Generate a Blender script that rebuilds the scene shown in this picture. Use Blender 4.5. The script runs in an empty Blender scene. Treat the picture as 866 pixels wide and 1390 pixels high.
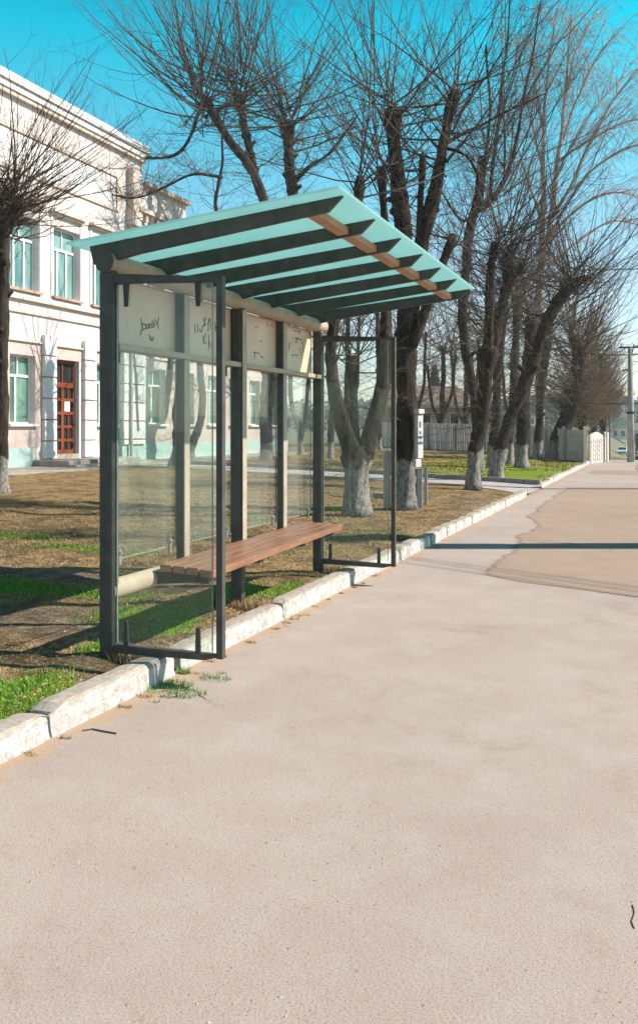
import bpy, math, random
import numpy as np
from mathutils import Vector, Matrix

# ------------------------------------------------------------------ camera, sky, sun, exposure
F_PX, CX, HY, CAM_H = 1150.0, 433.0, 582.0, 1.55        # photograph measured at 866 x 1390
TH = math.atan((896 - CX) / F_PX)
CT, ST = math.cos(TH), math.sin(TH)
scene = bpy.context.scene
col = scene.collection
cam_d = bpy.data.cameras.new('camera'); cam = bpy.data.objects.new('camera', cam_d); col.objects.link(cam)
cam.location = (0, 0, CAM_H); cam.rotation_euler = (math.radians(90), 0, TH)
cam_d.sensor_fit = 'HORIZONTAL'; cam_d.sensor_width = 36; cam_d.lens = 36 * F_PX / 866
cam_d.shift_y = -(695 - HY) / 866; cam_d.shift_x = 0
cam_d.clip_start = 0.05; cam_d.clip_end = 5000
scene.camera = cam

SUN_EL = math.radians(40)
sx, sy = CT, ST                                          # the sun stands to the right of the view
world = bpy.data.worlds.new('World'); scene.world = world; world.use_nodes = True
wn = world.node_tree.nodes; wl = world.node_tree.links
bg = wn['Background']
sky = wn.new('ShaderNodeTexSky'); sky.sky_type = 'NISHITA'; sky.sun_disc = False
sky.sun_elevation = SUN_EL; sky.sun_rotation = math.atan2(sx, sy)
sky.air_density = 1.0; sky.dust_density = 0.6; sky.ozone_density = 1.0
tc = wn.new('ShaderNodeTexCoord'); sep = wn.new('ShaderNodeSeparateXYZ'); wl.new(tc.outputs['Generated'], sep.inputs[0])
ramp = wn.new('ShaderNodeValToRGB'); wl.new(sep.outputs['Z'], ramp.inputs[0])
ramp.color_ramp.elements[0].position = 0.0; ramp.color_ramp.elements[0].color = (1.8, 1.6, 1.6, 1)
ramp.color_ramp.elements[1].position = 0.42; ramp.color_ramp.elements[1].color = (0.0, 2.05, 1.75, 1)
e = ramp.color_ramp.elements.new(0.17); e.color = (1.40, 1.50, 1.42, 1)
e = ramp.color_ramp.elements.new(0.54); e.color = (0.03, 0.65, 0.75, 1)
e = ramp.color_ramp.elements.new(0.70); e.color = (0.04, 0.20, 0.28, 1)
mul = wn.new('ShaderNodeMix'); mul.data_type = 'RGBA'; mul.blend_type = 'MULTIPLY'; mul.inputs['Factor'].default_value = 1.0
wl.new(sky.outputs[0], mul.inputs['A']); wl.new(ramp.outputs[0], mul.inputs['B'])
wl.new(mul.outputs['Result'], bg.inputs['Color']); bg.inputs['Strength'].default_value = 0.075
sun_d = bpy.data.lights.new('sun', 'SUN'); sun = bpy.data.objects.new('sun', sun_d); col.objects.link(sun)
sun_d.energy = 5.0; sun_d.angle = math.radians(0.5); sun_d.color = (1.0, 0.90, 0.80)
sdir = Vector((sx * math.cos(SUN_EL), sy * math.cos(SUN_EL), math.sin(SUN_EL)))
sun.rotation_euler = sdir.to_track_quat('Z', 'Y').to_euler()
scene.view_settings.view_transform = 'Standard'; scene.view_settings.look = 'None'
scene.view_settings.exposure = 0.85; scene.view_settings.gamma = 1
scene.view_settings.use_curve_mapping = False
scene.render.engine = 'CYCLES'
scene.cycles.max_bounces = 8; scene.cycles.transparent_max_bounces = 12

rng = np.random.default_rng(7)
random.seed(5)

# ------------------------------------------------------------------ measuring helpers (photo point + distance -> place in the world)
def ray(px, py):
    a = (px - CX) / F_PX
    return np.array([a * CT - ST, a * ST + CT, (HY - py) / F_PX])
def at_d(px, py, d):
    r = ray(px, py) * d; r[2] += CAM_H; return r
def at_x(px, py, X): return at_d(px, py, X / ray(px, py)[0])

# ------------------------------------------------------------------ object helpers
def tag(o, label=None, cat=None, group=None, kind=None):
    if label: o['label'] = label
    if cat: o['category'] = cat
    if group: o['group'] = group
    if kind: o['kind'] = kind
    return o
def empty(name, loc, label, cat, group=None):
    o = bpy.data.objects.new(name, None); col.objects.link(o); o.location = loc
    o.empty_display_size = 0.2
    o['org'] = list(map(float, loc))
    return tag(o, label, cat, group)
def origin_of(p):
    while p is not None:
        if 'org' in p: return np.array(p['org'])
        p = p.parent
    return np.zeros(3)
class MB:
    def __init__(s): s.v = []; s.f = []; s.n = 0
    def add(s, v, f):
        v = np.asarray(v, float).reshape(-1, 3); s.v.append(v)
        s.f.extend([tuple(int(i) + s.n for i in q) for q in f]); s.n += len(v); return s
    def box(s, x0, x1, y0, y1, z0, z1):
        v = [(x, y, z) for z in (z0, z1) for y in (y0, y1) for x in (x0, x1)]
        return s.add(v, [(0, 2, 3, 1), (4, 5, 7, 6), (0, 1, 5, 4), (2, 6, 7, 3), (0, 4, 6, 2), (1, 3, 7, 5)])
    def obox(s, c, ax, ay, az):
        c, ax, ay, az = map(np.array, (c, ax, ay, az))
        v = [c + i * ax + j * ay + k * az for k in (-1, 1) for j in (-1, 1) for i in (-1, 1)]
        return s.add(v, [(0, 2, 3, 1), (4, 5, 7, 6), (0, 1, 5, 4), (2, 6, 7, 3), (0, 4, 6, 2), (1, 3, 7, 5)])
    def prism_y(s, poly, y0, y1):        # polygon in x,z swept along y
        n = len(poly); v = [(x, y0, z) for x, z in poly] + [(x, y1, z) for x, z in poly]
        f = [tuple(range(n)), tuple(range(2 * n - 1, n - 1, -1))]
        f += [(i, i + n, (i + 1) % n + n, (i + 1) % n) for i in range(n)]
        return s.add(v, f)
    def prism_z(s, poly, z0, z1):
        n = len(poly); v = [(x, y, z0) for x, y in poly] + [(x, y, z1) for x, y in poly]
        f = [tuple(range(n - 1, -1, -1)), tuple(range(n, 2 * n))]
        f += [(i, (i + 1) % n, (i + 1) % n + n, i + n) for i in range(n)]
        return s.add(v, f)
    def cyl(s, p0, p1, r, n=16, r1=None):
        return s.tube([p0, p1], [r, r if r1 is None else r1], n)
    def tube(s, pts, rad, n=12, noise=0.0):
        V, Fq = tube_arrays(np.array(pts, float)[None], np.array(rad, float)[None], n, caps=True, noise=noise)
        return s.add(V, Fq)
    def build(s, name, mat, parent=None, smooth=None, bevel=0):
        o = mesh_obj(name, np.concatenate(s.v), s.f, mat, parent)
        if bevel:
            m = o.modifiers.new('bevel', 'BEVEL'); m.width = bevel; m.segments = 2; m.limit_method = 'ANGLE'
        if smooth: o.data.shade_smooth() if smooth is True else shade_auto(o, smooth)
        return o
def shade_auto(o, deg):
    try: o.data.set_sharp_from_angle(angle=math.radians(deg))
    except Exception: pass
def mesh_obj(name, V, Fq, mat, parent=None):
    me = bpy.data.meshes.new(name)
    V = np.asarray(V, float) - origin_of(parent)
    if isinstance(Fq, np.ndarray):
        k = Fq.shape[1]
        me.vertices.add(len(V)); me.vertices.foreach_set('co', V.astype(np.float32).ravel())
        me.loops.add(Fq.size); me.loops.foreach_set('vertex_index', Fq.astype(np.int32).ravel())
        me.polygons.add(len(Fq)); me.polygons.foreach_set('loop_start', np.arange(0, Fq.size, k, dtype=np.int32))
        me.polygons.foreach_set('loop_total', np.full(len(Fq), k, dtype=np.int32))
        me.update(calc_edges=True); me.validate()
    else:
        me.from_pydata([tuple(v) for v in V], [], Fq); me.update()
    if mat: me.materials.append(mat)
    o = bpy.data.objects.new(name, me); col.objects.link(o)
    if parent is not None: o.parent = parent
    return o
def tube_arrays(P, R, n, caps=False, noise=0.0):
    """P (N,S,3) R (N,S) -> verts, quads"""
    N, S, _ = P.shape
    T = np.gradient(P, axis=1) if S > 2 else np.repeat(P[:, 1:] - P[:, :1], 2, axis=1)
    T /= np.linalg.norm(T, axis=2, keepdims=True) + 1e-9
    ref = np.where(np.abs(T[:, :1, 2:3]) < 0.8, np.array([0, 0, 1.0]), np.array([1.0, 0, 0]))
    ref = np.repeat(ref, S, axis=1)
    A = np.cross(T, ref); A /= np.linalg.norm(A, axis=2, keepdims=True) + 1e-9
    B = np.cross(T, A)
    ang = np.arange(n) * 2 * math.pi / n
    rr = R[:, :, None]
    if noise: rr = rr * (1 + noise * rng.uniform(-1, 1, (N, S, n)))
    else: rr = np.repeat(rr, n, axis=2)
    V = P[:, :, None, :] + rr[..., None] * (np.cos(ang)[None, None, :, None] * A[:, :, None, :] + np.sin(ang)[None, None, :, None] * B[:, :, None, :])
    V = V.reshape(-1, 3)
    base = (np.arange(N) * S * n)[:, None, None] + (np.arange(S - 1) * n)[None, :, None] + np.arange(n)[None, None, :]
    nxt = (np.arange(N) * S * n)[:, None, None] + (np.arange(S - 1) * n)[None, :, None] + ((np.arange(n) + 1) % n)[None, None, :]
    Q = np.stack([base, base + n, nxt + n, nxt], axis=-1).reshape(-1, 4)
    if not caps: return V, Q
    Fq = [tuple(q) for q in Q]
    for i in range(N):
        b = i * S * n
        Fq.append(tuple(range(b, b + n))); e0 = b + (S - 1) * n; Fq.append(tuple(range(e0 + n - 1, e0 - 1, -1)))
    return V, Fq
def spline(pts, step=0.25):
    """Catmull-Rom through rows of (x,y,z,r)"""
    p = np.array(pts, float); p = np.vstack([2 * p[0] - p[1], p, 2 * p[-1] - p[-2]]); out = []
    for i in range(1, len(p) - 2):
        n = max(2, int(np.linalg.norm(p[i + 1, :3] - p[i, :3]) / step))
        for t in np.linspace(0, 1, n, endpoint=False):
            a, b, c_, d = p[i - 1], p[i], p[i + 1], p[i + 2]
            out.append(0.5 * ((2 * b) + (-a + c_) * t + (2 * a - 5 * b + 4 * c_ - d) * t * t + (-a + 3 * b - 3 * c_ + d) * t ** 3))
    out.append(p[-2]); return np.array(out)
def lattice(ix, iy, seed):
    h = np.sin(ix * 127.1 + iy * 311.7 + seed * 74.7) * 43758.5453
    return h - np.floor(h)
def vnoise(x, y, sc, seed=0):
    x = np.asarray(x) / sc; y = np.asarray(y) / sc
    ix, iy = np.floor(x), np.floor(y); fx, fy = x - ix, y - iy
    fx = fx * fx * (3 - 2 * fx); fy = fy * fy * (3 - 2 * fy)
    a = lattice(ix, iy, seed); b = lattice(ix + 1, iy, seed); c_ = lattice(ix, iy + 1, seed); d = lattice(ix + 1, iy + 1, seed)
    return a + (b - a) * fx + (c_ - a) * fy + (a - b - c_ + d) * fx * fy
def sm(e0, e1, x):
    t = np.clip((np.asarray(x, float) - e0) / (e1 - e0), 0, 1); return t * t * (3 - 2 * t)

# ------------------------------------------------------------------ materials
class NT:
    def __init__(s, name):
        s.m = bpy.data.materials.new(name); s.m.use_nodes = True
        s.n = s.m.node_tree.nodes; s.l = s.m.node_tree.links; s.b = s.n['Principled BSDF']; s.out = s.n['Material Output']
        s.g = None
    def new(s, t): return s.n.new(t)
    def link(s, a, b): s.l.new(a, b)
    def pos(s):
        if s.g is None: s.g = s.new('ShaderNodeNewGeometry')
        return s.g.outputs['Position']
    def noise(s, scale, detail=3, rough=0.6, vec=None, stretch=None):
        t = s.new('ShaderNodeTexNoise'); t.inputs['Scale'].default_value = scale
        t.inputs['Detail'].default_value = detail; t.inputs['Roughness'].default_value = rough
        v = vec or s.pos()
        if stretch:
            mp = s.new('ShaderNodeMapping'); mp.inputs['Scale'].default_value = stretch; s.link(v, mp.inputs[0]); v = mp.outputs[0]
        s.link(v, t.inputs['Vector']); return t.outputs['Fac']
    def ramp(s, fac, stops):
        r = s.new('ShaderNodeValToRGB'); s.link(fac, r.inputs[0]); el = r.color_ramp.elements
        while len(el) < len(stops): el.new(0.5)
        for e_, (p, c_) in zip(el, stops):
            e_.position = p; e_.color = (c_, c_, c_, 1) if isinstance(c_, (int, float)) else (*c_, 1)
        return r.outputs[0]
    def mix(s, fac, a, b, mode='MIX'):
        m = s.new('ShaderNodeMix'); m.data_type = 'RGBA'; m.blend_type = mode
        for i, v in (('Factor', fac), ('A', a), ('B', b)):
            if isinstance(v, (int, float)): m.inputs[i].default_value = v if i == 'Factor' else (v, v, v, 1)
            elif isinstance(v, tuple): m.inputs[i].default_value = (*v, 1)
            else: s.link(v, m.inputs[i])
        return m.outputs['Result']
    def math(s, op, a, b=0.0, clamp=False):
        m = s.new('ShaderNodeMath'); m.operation = op; m.use_clamp = clamp
        for i, v in ((0, a), (1, b)):
            if isinstance(v, (int, float)): m.inputs[i].default_value = v
            else: s.link(v, m.inputs[i])
        return m.outputs[0]
    def bump(s, h, strength=0.3, dist=0.01):
        b = s.new('ShaderNodeBump'); b.inputs['Strength'].default_value = strength; b.inputs['Distance'].default_value = dist
        s.link(h, b.inputs['Height']); s.link(b.outputs[0], s.b.inputs['Normal'])
    def base(s, c_, rough=0.8, metal=0.0, spec=0.3):
        if isinstance(c_, tuple): s.b.inputs['Base Color'].default_value = (*c_, 1)
        else: s.link(c_, s.b.inputs['Base Color'])
        if isinstance(rough, (int, float)): s.b.inputs['Roughness'].default_value = rough
        else: s.link(rough, s.b.inputs['Roughness'])
        s.b.inputs['Metallic'].default_value = metal; s.b.inputs['Specular IOR Level'].default_value = spec
        return s.m
def varied(name, c1, c2, scale=6, rough=0.8, bump=0.0, bscale=40, spec=0.3, metal=0, stretch=None):
    t = NT(name); n = t.noise(scale, 4, stretch=stretch)
    m = t.base(t.mix(t.ramp(n, [(0.3, 0.0), (0.7, 1.0)]), c1, c2), rough, metal, spec)
    if bump: t.bump(t.noise(bscale, 4, stretch=stretch), bump)
    return m
M = {}
# dark painted steel of the shelter, dusty, scratched to rust in places
t = NT('painted_steel'); n1 = t.noise(9, 5); n2 = t.noise(60, 3)
c = t.mix(t.ramp(n1, [(0.35, 0.0), (0.75, 1.0)]), (0.048, 0.048, 0.044), (0.092, 0.083, 0.073))
c = t.mix(t.ramp(t.noise(14, 6, 0.75), [(0.655, 0.0), (0.685, 1.0)]), c, (0.20, 0.085, 0.04))
c = t.mix(t.ramp(t.noise(22, 6, 0.8, stretch=(1, 1, 0.25)), [(0.60, 0.0), (0.75, 0.5)]), c, (0.17, 0.15, 0.125))
M['steel'] = t.base(c, t.ramp(n2, [(0.2, 0.4), (0.8, 0.65)]), 0, 0.28); t.bump(n2, 0.08, 0.002)
M['steel_dark'] = varied('dark_steel', (0.028, 0.03, 0.03), (0.05, 0.05, 0.048), 20, 0.45)
M['steel_bare'] = varied('bare_steel_clip', (0.25, 0.24, 0.22), (0.4, 0.38, 0.35), 20, 0.4, metal=0.6)
M['beige_steel'] = varied('beige_painted_steel', (0.31, 0.25, 0.185), (0.41, 0.33, 0.25), 8, 0.5)
M['glass_edge'] = varied('green_glass_edge', (0.12, 0.19, 0.16), (0.22, 0.30, 0.26), 9, 0.3)
M['strip'] = varied('beige_lit_face', (0.30, 0.25, 0.20), (0.42, 0.34, 0.27), 7, 0.55)  # pale beige that paints the light on the street-side steel faces
M['tan_purlin'] = varied('tan_painted_purlin', (0.36, 0.20, 0.11), (0.45, 0.27, 0.15), 8, 0.6)
# frosted beige fascia boards
t = NT('beige_fascia'); n1 = t.noise(3.5, 5, stretch=(1, 1, 0.5))
c = t.mix(t.ramp(n1, [(0.3, 0.0), (0.75, 1.0)]), (0.56, 0.42, 0.30), (0.66, 0.50, 0.37))
c = t.mix(t.ramp(t.noise(10, 6, 0.8), [(0.62, 0.0), (0.72, 0.5)]), c, (0.80, 0.64, 0.50))
M['fascia'] = t.base(c, 0.35, 0, 0.5)
# thin clear glass
def glass(name, tint, fr=0.12, dirt=0.05, dcol=(0.7, 0.75, 0.7)):
    t = NT(name); t.n.remove(t.b)
    tr = t.new('ShaderNodeBsdfTransparent'); tr.inputs[0].default_value = (*tint, 1)
    gl = t.new('ShaderNodeBsdfGlossy'); gl.inputs['Roughness'].default_value = 0.02
    lw = t.new('ShaderNodeLayerWeight'); lw.inputs['Blend'].default_value = 0.5
    fres = t.math('ADD', 0.03, t.math('MULTIPLY', t.math('POWER', lw.outputs['Facing'], 4.0), 0.9), True)
    a = t.new('ShaderNodeMixShader'); t.link(fres, a.inputs[0]); t.link(tr.outputs[0], a.inputs[1]); t.link(gl.outputs[0], a.inputs[2])
    df = t.new('ShaderNodeBsdfDiffuse'); df.inputs[0].default_value = (*dcol, 1)
    b = t.new('ShaderNodeMixShader'); f = t.ramp(t.noise(4, 6, 0.7, stretch=(1, 1, 0.35)), [(0.35, dirt * 0.4), (0.8, dirt * 2)])
    t.link(f, b.inputs[0]); t.link(a.outputs[0], b.inputs[1]); t.link(df.outputs[0], b.inputs[2])
    t.link(b.outputs[0], t.out.inputs[0]); return t.m
M['glass'] = glass('clear_glass', (0.95, 0.985, 0.965), dirt=0.035)
# frosted turquoise roof sheet
t = NT('turquoise_sheet'); t.n.remove(t.b)
tl = t.new('ShaderNodeBsdfTranslucent'); df = t.new('ShaderNodeBsdfDiffuse'); gl = t.new('ShaderNodeBsdfGlossy'); gl.inputs['Roughness'].default_value = 0.25
cc = t.mix(t.ramp(t.noise(2.5, 5), [(0.3, 0.0), (0.8, 1.0)]), (0.45, 0.72, 0.715), (0.54, 0.78, 0.77))
cc = t.mix(t.ramp(t.noise(9, 7, 0.85), [(0.60, 0.0), (0.76, 0.45)]), cc, (0.20, 0.34, 0.31)); t.link(cc, tl.inputs[0]); t.link(cc, df.inputs[0])
a = t.new('ShaderNodeMixShader'); a.inputs[0].default_value = 0.25; t.link(tl.outputs[0], a.inputs[1]); t.link(df.outputs[0], a.inputs[2])
b = t.new('ShaderNodeMixShader'); b.inputs[0].default_value = 0.05; t.link(a.outputs[0], b.inputs[1]); t.link(gl.outputs[0], b.inputs[2])
t.link(b.outputs[0], t.out.inputs[0]); M['roof'] = t.m
# bench wood
t = NT('stained_wood'); n1 = t.noise(3, 5, stretch=(14, 1.2, 14)); n2 = t.noise(2, 4)
c = t.mix(t.ramp(n1, [(0.3, 0.0), (0.7, 1.0)]), (0.14, 0.06, 0.036), (0.29, 0.14, 0.075))
c = t.mix(t.ramp(n2, [(0.5, 0.0), (0.75, 0.45)]), c, (0.35, 0.215, 0.14))
M['wood'] = t.base(c, t.ramp(n2, [(0.3, 0.3), (0.7, 0.5)]), 0, 0.5); t.bump(n1, 0.15, 0.003)
# asphalt: pale, dusty, worn
def asphalt(name, ca, cb, cc_):
    t = NT(name); big = t.noise(0.35, 5, 0.55); mid = t.noise(2.2, 6, 0.7); fine = t.noise(160, 2, 0.6)
    vo = t.new('ShaderNodeTexVoronoi'); vo.inputs['Scale'].default_value = 95; t.link(t.pos(), vo.inputs['Vector'])
    c = t.mix(t.ramp(big, [(0.3, 0.0), (0.7, 1.0)]), ca, cb)
    c = t.mix(t.ramp(mid, [(0.45, 0.0), (0.75, 0.6)]), c, cc_)
    st = t.ramp(t.noise(1.1, 7, 0.8), [(0.30, 0.45), (0.44, 0.0)]); c = t.mix(st, c, (ca[0] * .68, ca[1] * .66, ca[2] * .62))
    st = t.ramp(t.noise(4.3, 7, 0.85), [(0.30, 0.6), (0.40, 0.0)]); c = t.mix(st, c, (ca[0] * .72, ca[1] * .66, ca[2] * .58))
    c = t.mix(t.ramp(fine, [(0.32, 0.65), (0.48, 0.0)]), c, (0.13, 0.11, 0.095))
    c = t.mix(t.ramp(t.noise(60, 3, 0.7), [(0.66, 0.0), (0.76, 0.35)]), c, (0.48, 0.43, 0.39))
    c = t.mix(t.ramp(t.noise(23, 5, 0.8), [(0.3, 0.35), (0.42, 0.0)]), c, (0.17, 0.145, 0.12))
    ck = t.new('ShaderNodeTexVoronoi'); ck.feature = 'DISTANCE_TO_EDGE'; ck.inputs['Scale'].default_value = 0.45
    wv = t.new('ShaderNodeMapping'); dn = t.new('ShaderNodeTexNoise'); dn.inputs['Scale'].default_value = 3; dn.inputs['Detail'].default_value = 6
    t.link(t.pos(), dn.inputs['Vector']); add = t.new('ShaderNodeVectorMath'); add.operation = 'MULTIPLY_ADD'
    t.link(dn.outputs['Color'], add.inputs[0]); add.inputs[1].default_value = (0.5, 0.5, 0.5); t.link(t.pos(), add.inputs[2]); t.link(add.outputs[0], ck.inputs['Vector'])
    crack = t.ramp(ck.outputs['Distance'], [(0.002, 1.0), (0.006, 0.0)])
    gate = t.ramp(t.noise(0.5, 3), [(0.68, 0.0), (0.74, 0.6)])
    c = t.mix(t.math('MULTIPLY', crack, gate), c, (0.12, 0.10, 0.085))
    sx_ = t.new('ShaderNodeSeparateXYZ'); t.link(t.pos(), sx_.inputs[0])
    ed = t.math('ADD', t.math('MULTIPLY', t.math('ADD', sx_.outputs['X'], 2.82), -1.6), t.math('MULTIPLY', t.noise(5, 6, 0.75), 1.35))
    c = t.mix(t.ramp(ed, [(0.42, 0.0), (0.62, 0.85)]), c, (0.36, 0.25, 0.165))
    sp_ = t.noise(75, 2, 0.5); c = t.mix(t.ramp(sp_, [(0.24, 0.8), (0.31, 0.0)]), c, (0.07, 0.06, 0.05))
    h = t.math('ADD', t.math('MULTIPLY', vo.outputs['Distance'], 0.6), t.math('MULTIPLY', t.noise(40, 5, 0.75), 1.4))
    pit = t.ramp(t.noise(34, 6, 0.85), [(0.30, 0.75), (0.375, 0.0)]); c = t.mix(pit, c, (0.11, 0.09, 0.075))
    m = t.base(c, 0.9, 0, 0.15); t.bump(h, 0.28, 0.005); return m
M['asphalt'] = asphalt('worn_asphalt', (0.33, 0.268, 0.242), (0.395, 0.326, 0.298), (0.43, 0.375, 0.345))
M['asphalt_patch'] = asphalt('brown_asphalt', (0.295, 0.215, 0.17), (0.335, 0.25, 0.20), (0.37, 0.29, 0.235))
t = NT.__new__(NT); t.m = M['asphalt_patch']; t.n = t.m.node_tree.nodes; t.l = t.m.node_tree.links; t.g = None      # worn, ragged border of the patch
at_ = t.new('ShaderNodeAttribute'); at_.attribute_name = 'worn'
al = t.ramp(t.math('ADD', at_.outputs['Fac'], t.math('MULTIPLY', t.math('SUBTRACT', t.noise(13, 7, 0.85), 0.5), 1.6)), [(0.30, 0.0), (0.50, 1.0)])
t.link(al, t.n['Principled BSDF'].inputs['Alpha'])
M['path'] = varied('path_paving', (0.30, 0.27, 0.26), (0.40, 0.37, 0.36), 2, 0.9, 0.3, 50)
# kerb: concrete, whitewash flaking off the front face
t = NT('whitewashed_kerb'); gN = t.new('ShaderNodeNewGeometry'); sN = t.new('ShaderNodeSeparateXYZ'); t.link(gN.outputs['True Normal'], sN.inputs[0])
conc = t.mix(t.ramp(t.noise(30, 5), [(0.3, 0.0), (0.7, 1.0)]), (0.26, 0.225, 0.195), (0.40, 0.35, 0.305))
white = t.mix(t.ramp(t.noise(8, 5), [(0.3, 0.0), (0.8, 1.0)]), (0.47, 0.47, 0.475), (0.35, 0.34, 0.33))
up = t.ramp(sN.outputs['Z'], [(0.35, 0.0), (0.8, 0.62)])
fl = t.math('ADD', t.noise(17, 6, 0.8), t.math('MULTIPLY', up, 0.5))
M['kerb'] = t.base(t.mix(t.ramp(fl, [(0.50, 0.0), (0.58, 1.0)]), white, conc), 0.9, 0, 0.2); t.bump(t.noise(45, 5, 0.7), 0.5, 0.01)
t = NT('grey_kerb'); M['kerb_grey'] = t.base(t.mix(t.noise(9, 5), (0.12, 0.115, 0.11), (0.33, 0.31, 0.29)), 0.9); t.bump(t.noise(30, 4), 0.4)
# verge soil, dry grass and green grass driven by a mesh attribute
t = NT('verge_soil_and_grass')
at = t.new('ShaderNodeAttribute'); at.attribute_name = 'green'; at2 = t.new('ShaderNodeAttribute'); at2.attribute_name = 'dry'
soil = t.mix(t.ramp(t.noise(7, 6, 0.7), [(0.3, 0.0), (0.7, 1.0)]), (0.19, 0.13, 0.095), (0.50, 0.37, 0.275))
soil = t.mix(t.ramp(t.noise(55, 4, 0.8), [(0.38, 0.75), (0.52, 0.0)]), soil, (0.05, 0.037, 0.025))
soil = t.mix(t.ramp(t.noise(45, 3, 0.7), [(0.58, 0.0), (0.68, 0.7)]), soil, (0.50, 0.40, 0.28))
dry = t.mix(t.ramp(t.noise(26, 5, 0.8), [(0.35, 0.0), (0.65, 1.0)]), (0.14, 0.088, 0.045), (0.56, 0.39, 0.20))
dry = t.mix(t.ramp(t.noise(5, 5, 0.75), [(0.52, 0.0), (0.66, 0.75)]), dry, (0.20, 0.20, 0.035))
gr = t.mix(t.ramp(t.noise(30, 5, 0.8), [(0.35, 0.0), (0.7, 1.0)]), (0.06, 0.13, 0.012), (0.30, 0.38, 0.04))
df_ = t.math('ADD', at2.outputs['Fac'], t.math('SUBTRACT', t.noise(9, 6, 0.8), 0.5))
gf_ = t.math('ADD', at.outputs['Fac'], t.math('MULTIPLY', t.math('SUBTRACT', t.noise(12, 6, 0.8), 0.5), 1.2))
c = t.mix(t.ramp(df_, [(0.42, 0.0), (0.6, 1.0)]), soil, dry)
c = t.mix(t.ramp(t.noise(38, 5, 0.85), [(0.40, 0.85), (0.50, 0.0)]), c, (0.055, 0.038, 0.022))
c = t.mix(t.ramp(t.noise(2.3, 6, 0.8), [(0.42, 0.8), (0.54, 0.0)]), c, (0.10, 0.068, 0.046))
c = t.mix(t.ramp(gf_, [(0.45, 0.0), (0.6, 1.0)]), c, gr)
M['verge'] = t.base(c, 1.0, 0, 0.05); t.bump(t.math('ADD', t.noise(18, 6, 0.8), t.noise(80, 3)), 0.9, 0.03)
M['ground'] = varied('far_ground', (0.10, 0.10, 0.05), (0.20, 0.17, 0.10), 0.05, 1.0, 0.4, 1)
M['dirt'] = varied('dirt_strip', (0.22, 0.15, 0.10), (0.34, 0.25, 0.17), 3, 1.0, 0.6, 20)
def leafy(name, cols, rough=0.6):
    t = NT(name); w = t.new('ShaderNodeNewGeometry')
    c = t.ramp(w.outputs['Random Per Island'], [(i / (len(cols) - 1), c_) for i, c_ in enumerate(cols)])
    m = t.base(c, rough, 0, 0.2); return m
M['blade'] = leafy('green_blades', [(0.03, 0.13, 0.012), (0.07, 0.27, 0.02), (0.17, 0.35, 0.035)])
M['blade_far'] = leafy('yellow_green_blades', [(0.14, 0.17, 0.02), (0.34, 0.32, 0.04), (0.46, 0.36, 0.13)])
M['straw'] = leafy('straw_blades', [(0.13, 0.08, 0.04), (0.33, 0.22, 0.11), (0.50, 0.38, 0.22)])
M['litter'] = leafy('leaf_litter', [(0.07, 0.04, 0.025), (0.25, 0.15, 0.08), (0.46, 0.33, 0.20)])
M['pebble'] = leafy('pebbles', [(0.20, 0.17, 0.14), (0.30, 0.26, 0.23), (0.45, 0.40, 0.36)])
# bark with whitewash on the lowest metre
def bark(name, ca, cb, wash=1.0, washcol=((0.17, 0.15, 0.135), (0.40, 0.37, 0.345)), sc=9):
    t = NT(name); n = t.noise(sc, 6, 0.8, stretch=(1, 1, 0.28)); n2 = t.noise(30, 4, 0.7, stretch=(1, 1, 0.4))
    c = t.mix(t.ramp(n, [(0.35, 0.0), (0.68, 1.0)]), ca, cb)
    if wash:
        sp = t.new('ShaderNodeSeparateXYZ'); t.link(t.pos(), sp.inputs[0])
        w = t.mix(t.ramp(n2, [(0.4, 0.0), (0.62, 1.0)]), *washcol)
        w = t.mix(t.ramp(n, [(0.36, 0.85), (0.50, 0.0)]), w, (0.085, 0.072, 0.06))
        k = t.math('ADD', t.math('SUBTRACT', wash, sp.outputs['Z']), t.math('MULTIPLY', t.math('SUBTRACT', t.noise(5, 5), 0.5), 0.55))
        c = t.mix(t.ramp(k, [(0.0, 0.0), (0.06, 1.0)]), c, w)
    m = t.base(c, 0.95, 0, 0.1); t.bump(t.math('ADD', n, n2), 1.0, 0.04); return m
M['bark'] = bark('lime_bark', (0.014, 0.012, 0.011), (0.095, 0.071, 0.055))
M['bark_far'] = bark('lime_bark_far', (0.02, 0.018, 0.016), (0.085, 0.065, 0.052), sc=5)
M['birch'] = bark('birch_bark', (0.16, 0.11, 0.09), (0.68, 0.55, 0.46), wash=0, sc=4)
M['twig'] = varied('lime_twig', (0.035, 0.026, 0.022), (0.13, 0.095, 0.075), 3, 0.7)
M['twig_brown'] = varied('brown_twig', (0.10, 0.07, 0.05), (0.20, 0.145, 0.10), 2, 0.8)
M['twig_birch'] = varied('birch_twig', (0.30, 0.21, 0.18), (0.48, 0.36, 0.31), 2, 0.8)
# building
def plaster(name, ca, cb, cc_=None):
    t = NT(name); c = t.mix(t.ramp(t.noise(1.2, 5, 0.7), [(0.3, 0.0), (0.7, 1.0)]), ca, cb)
    c = t.mix(t.ramp(t.noise(4, 6, 0.85, stretch=(1, 1, 0.4)), [(0.55, 0.0), (0.75, 0.5)]), c, cc_ or tuple(x * 0.8 for x in ca))
    m = t.base(c, 0.9, 0, 0.15); t.bump(t.noise(14, 5), 0.25, 0.01); return m
M['wall'] = plaster('pale_pink_plaster', (0.60, 0.525, 0.51), (0.68, 0.61, 0.60), (0.47, 0.41, 0.385))
M['wall_pink'] = plaster('pink_grey_plaster', (0.47, 0.37, 0.34), (0.56, 0.46, 0.425), (0.36, 0.285, 0.255))
M['quoin'] = plaster('white_rusticated_plaster', (0.63, 0.60, 0.61), (0.72, 0.70, 0.72), (0.52, 0.49, 0.49))
M['trim'] = plaster('stained_stone_trim', (0.52, 0.43, 0.36), (0.66, 0.57, 0.50), (0.36, 0.27, 0.21))
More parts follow.
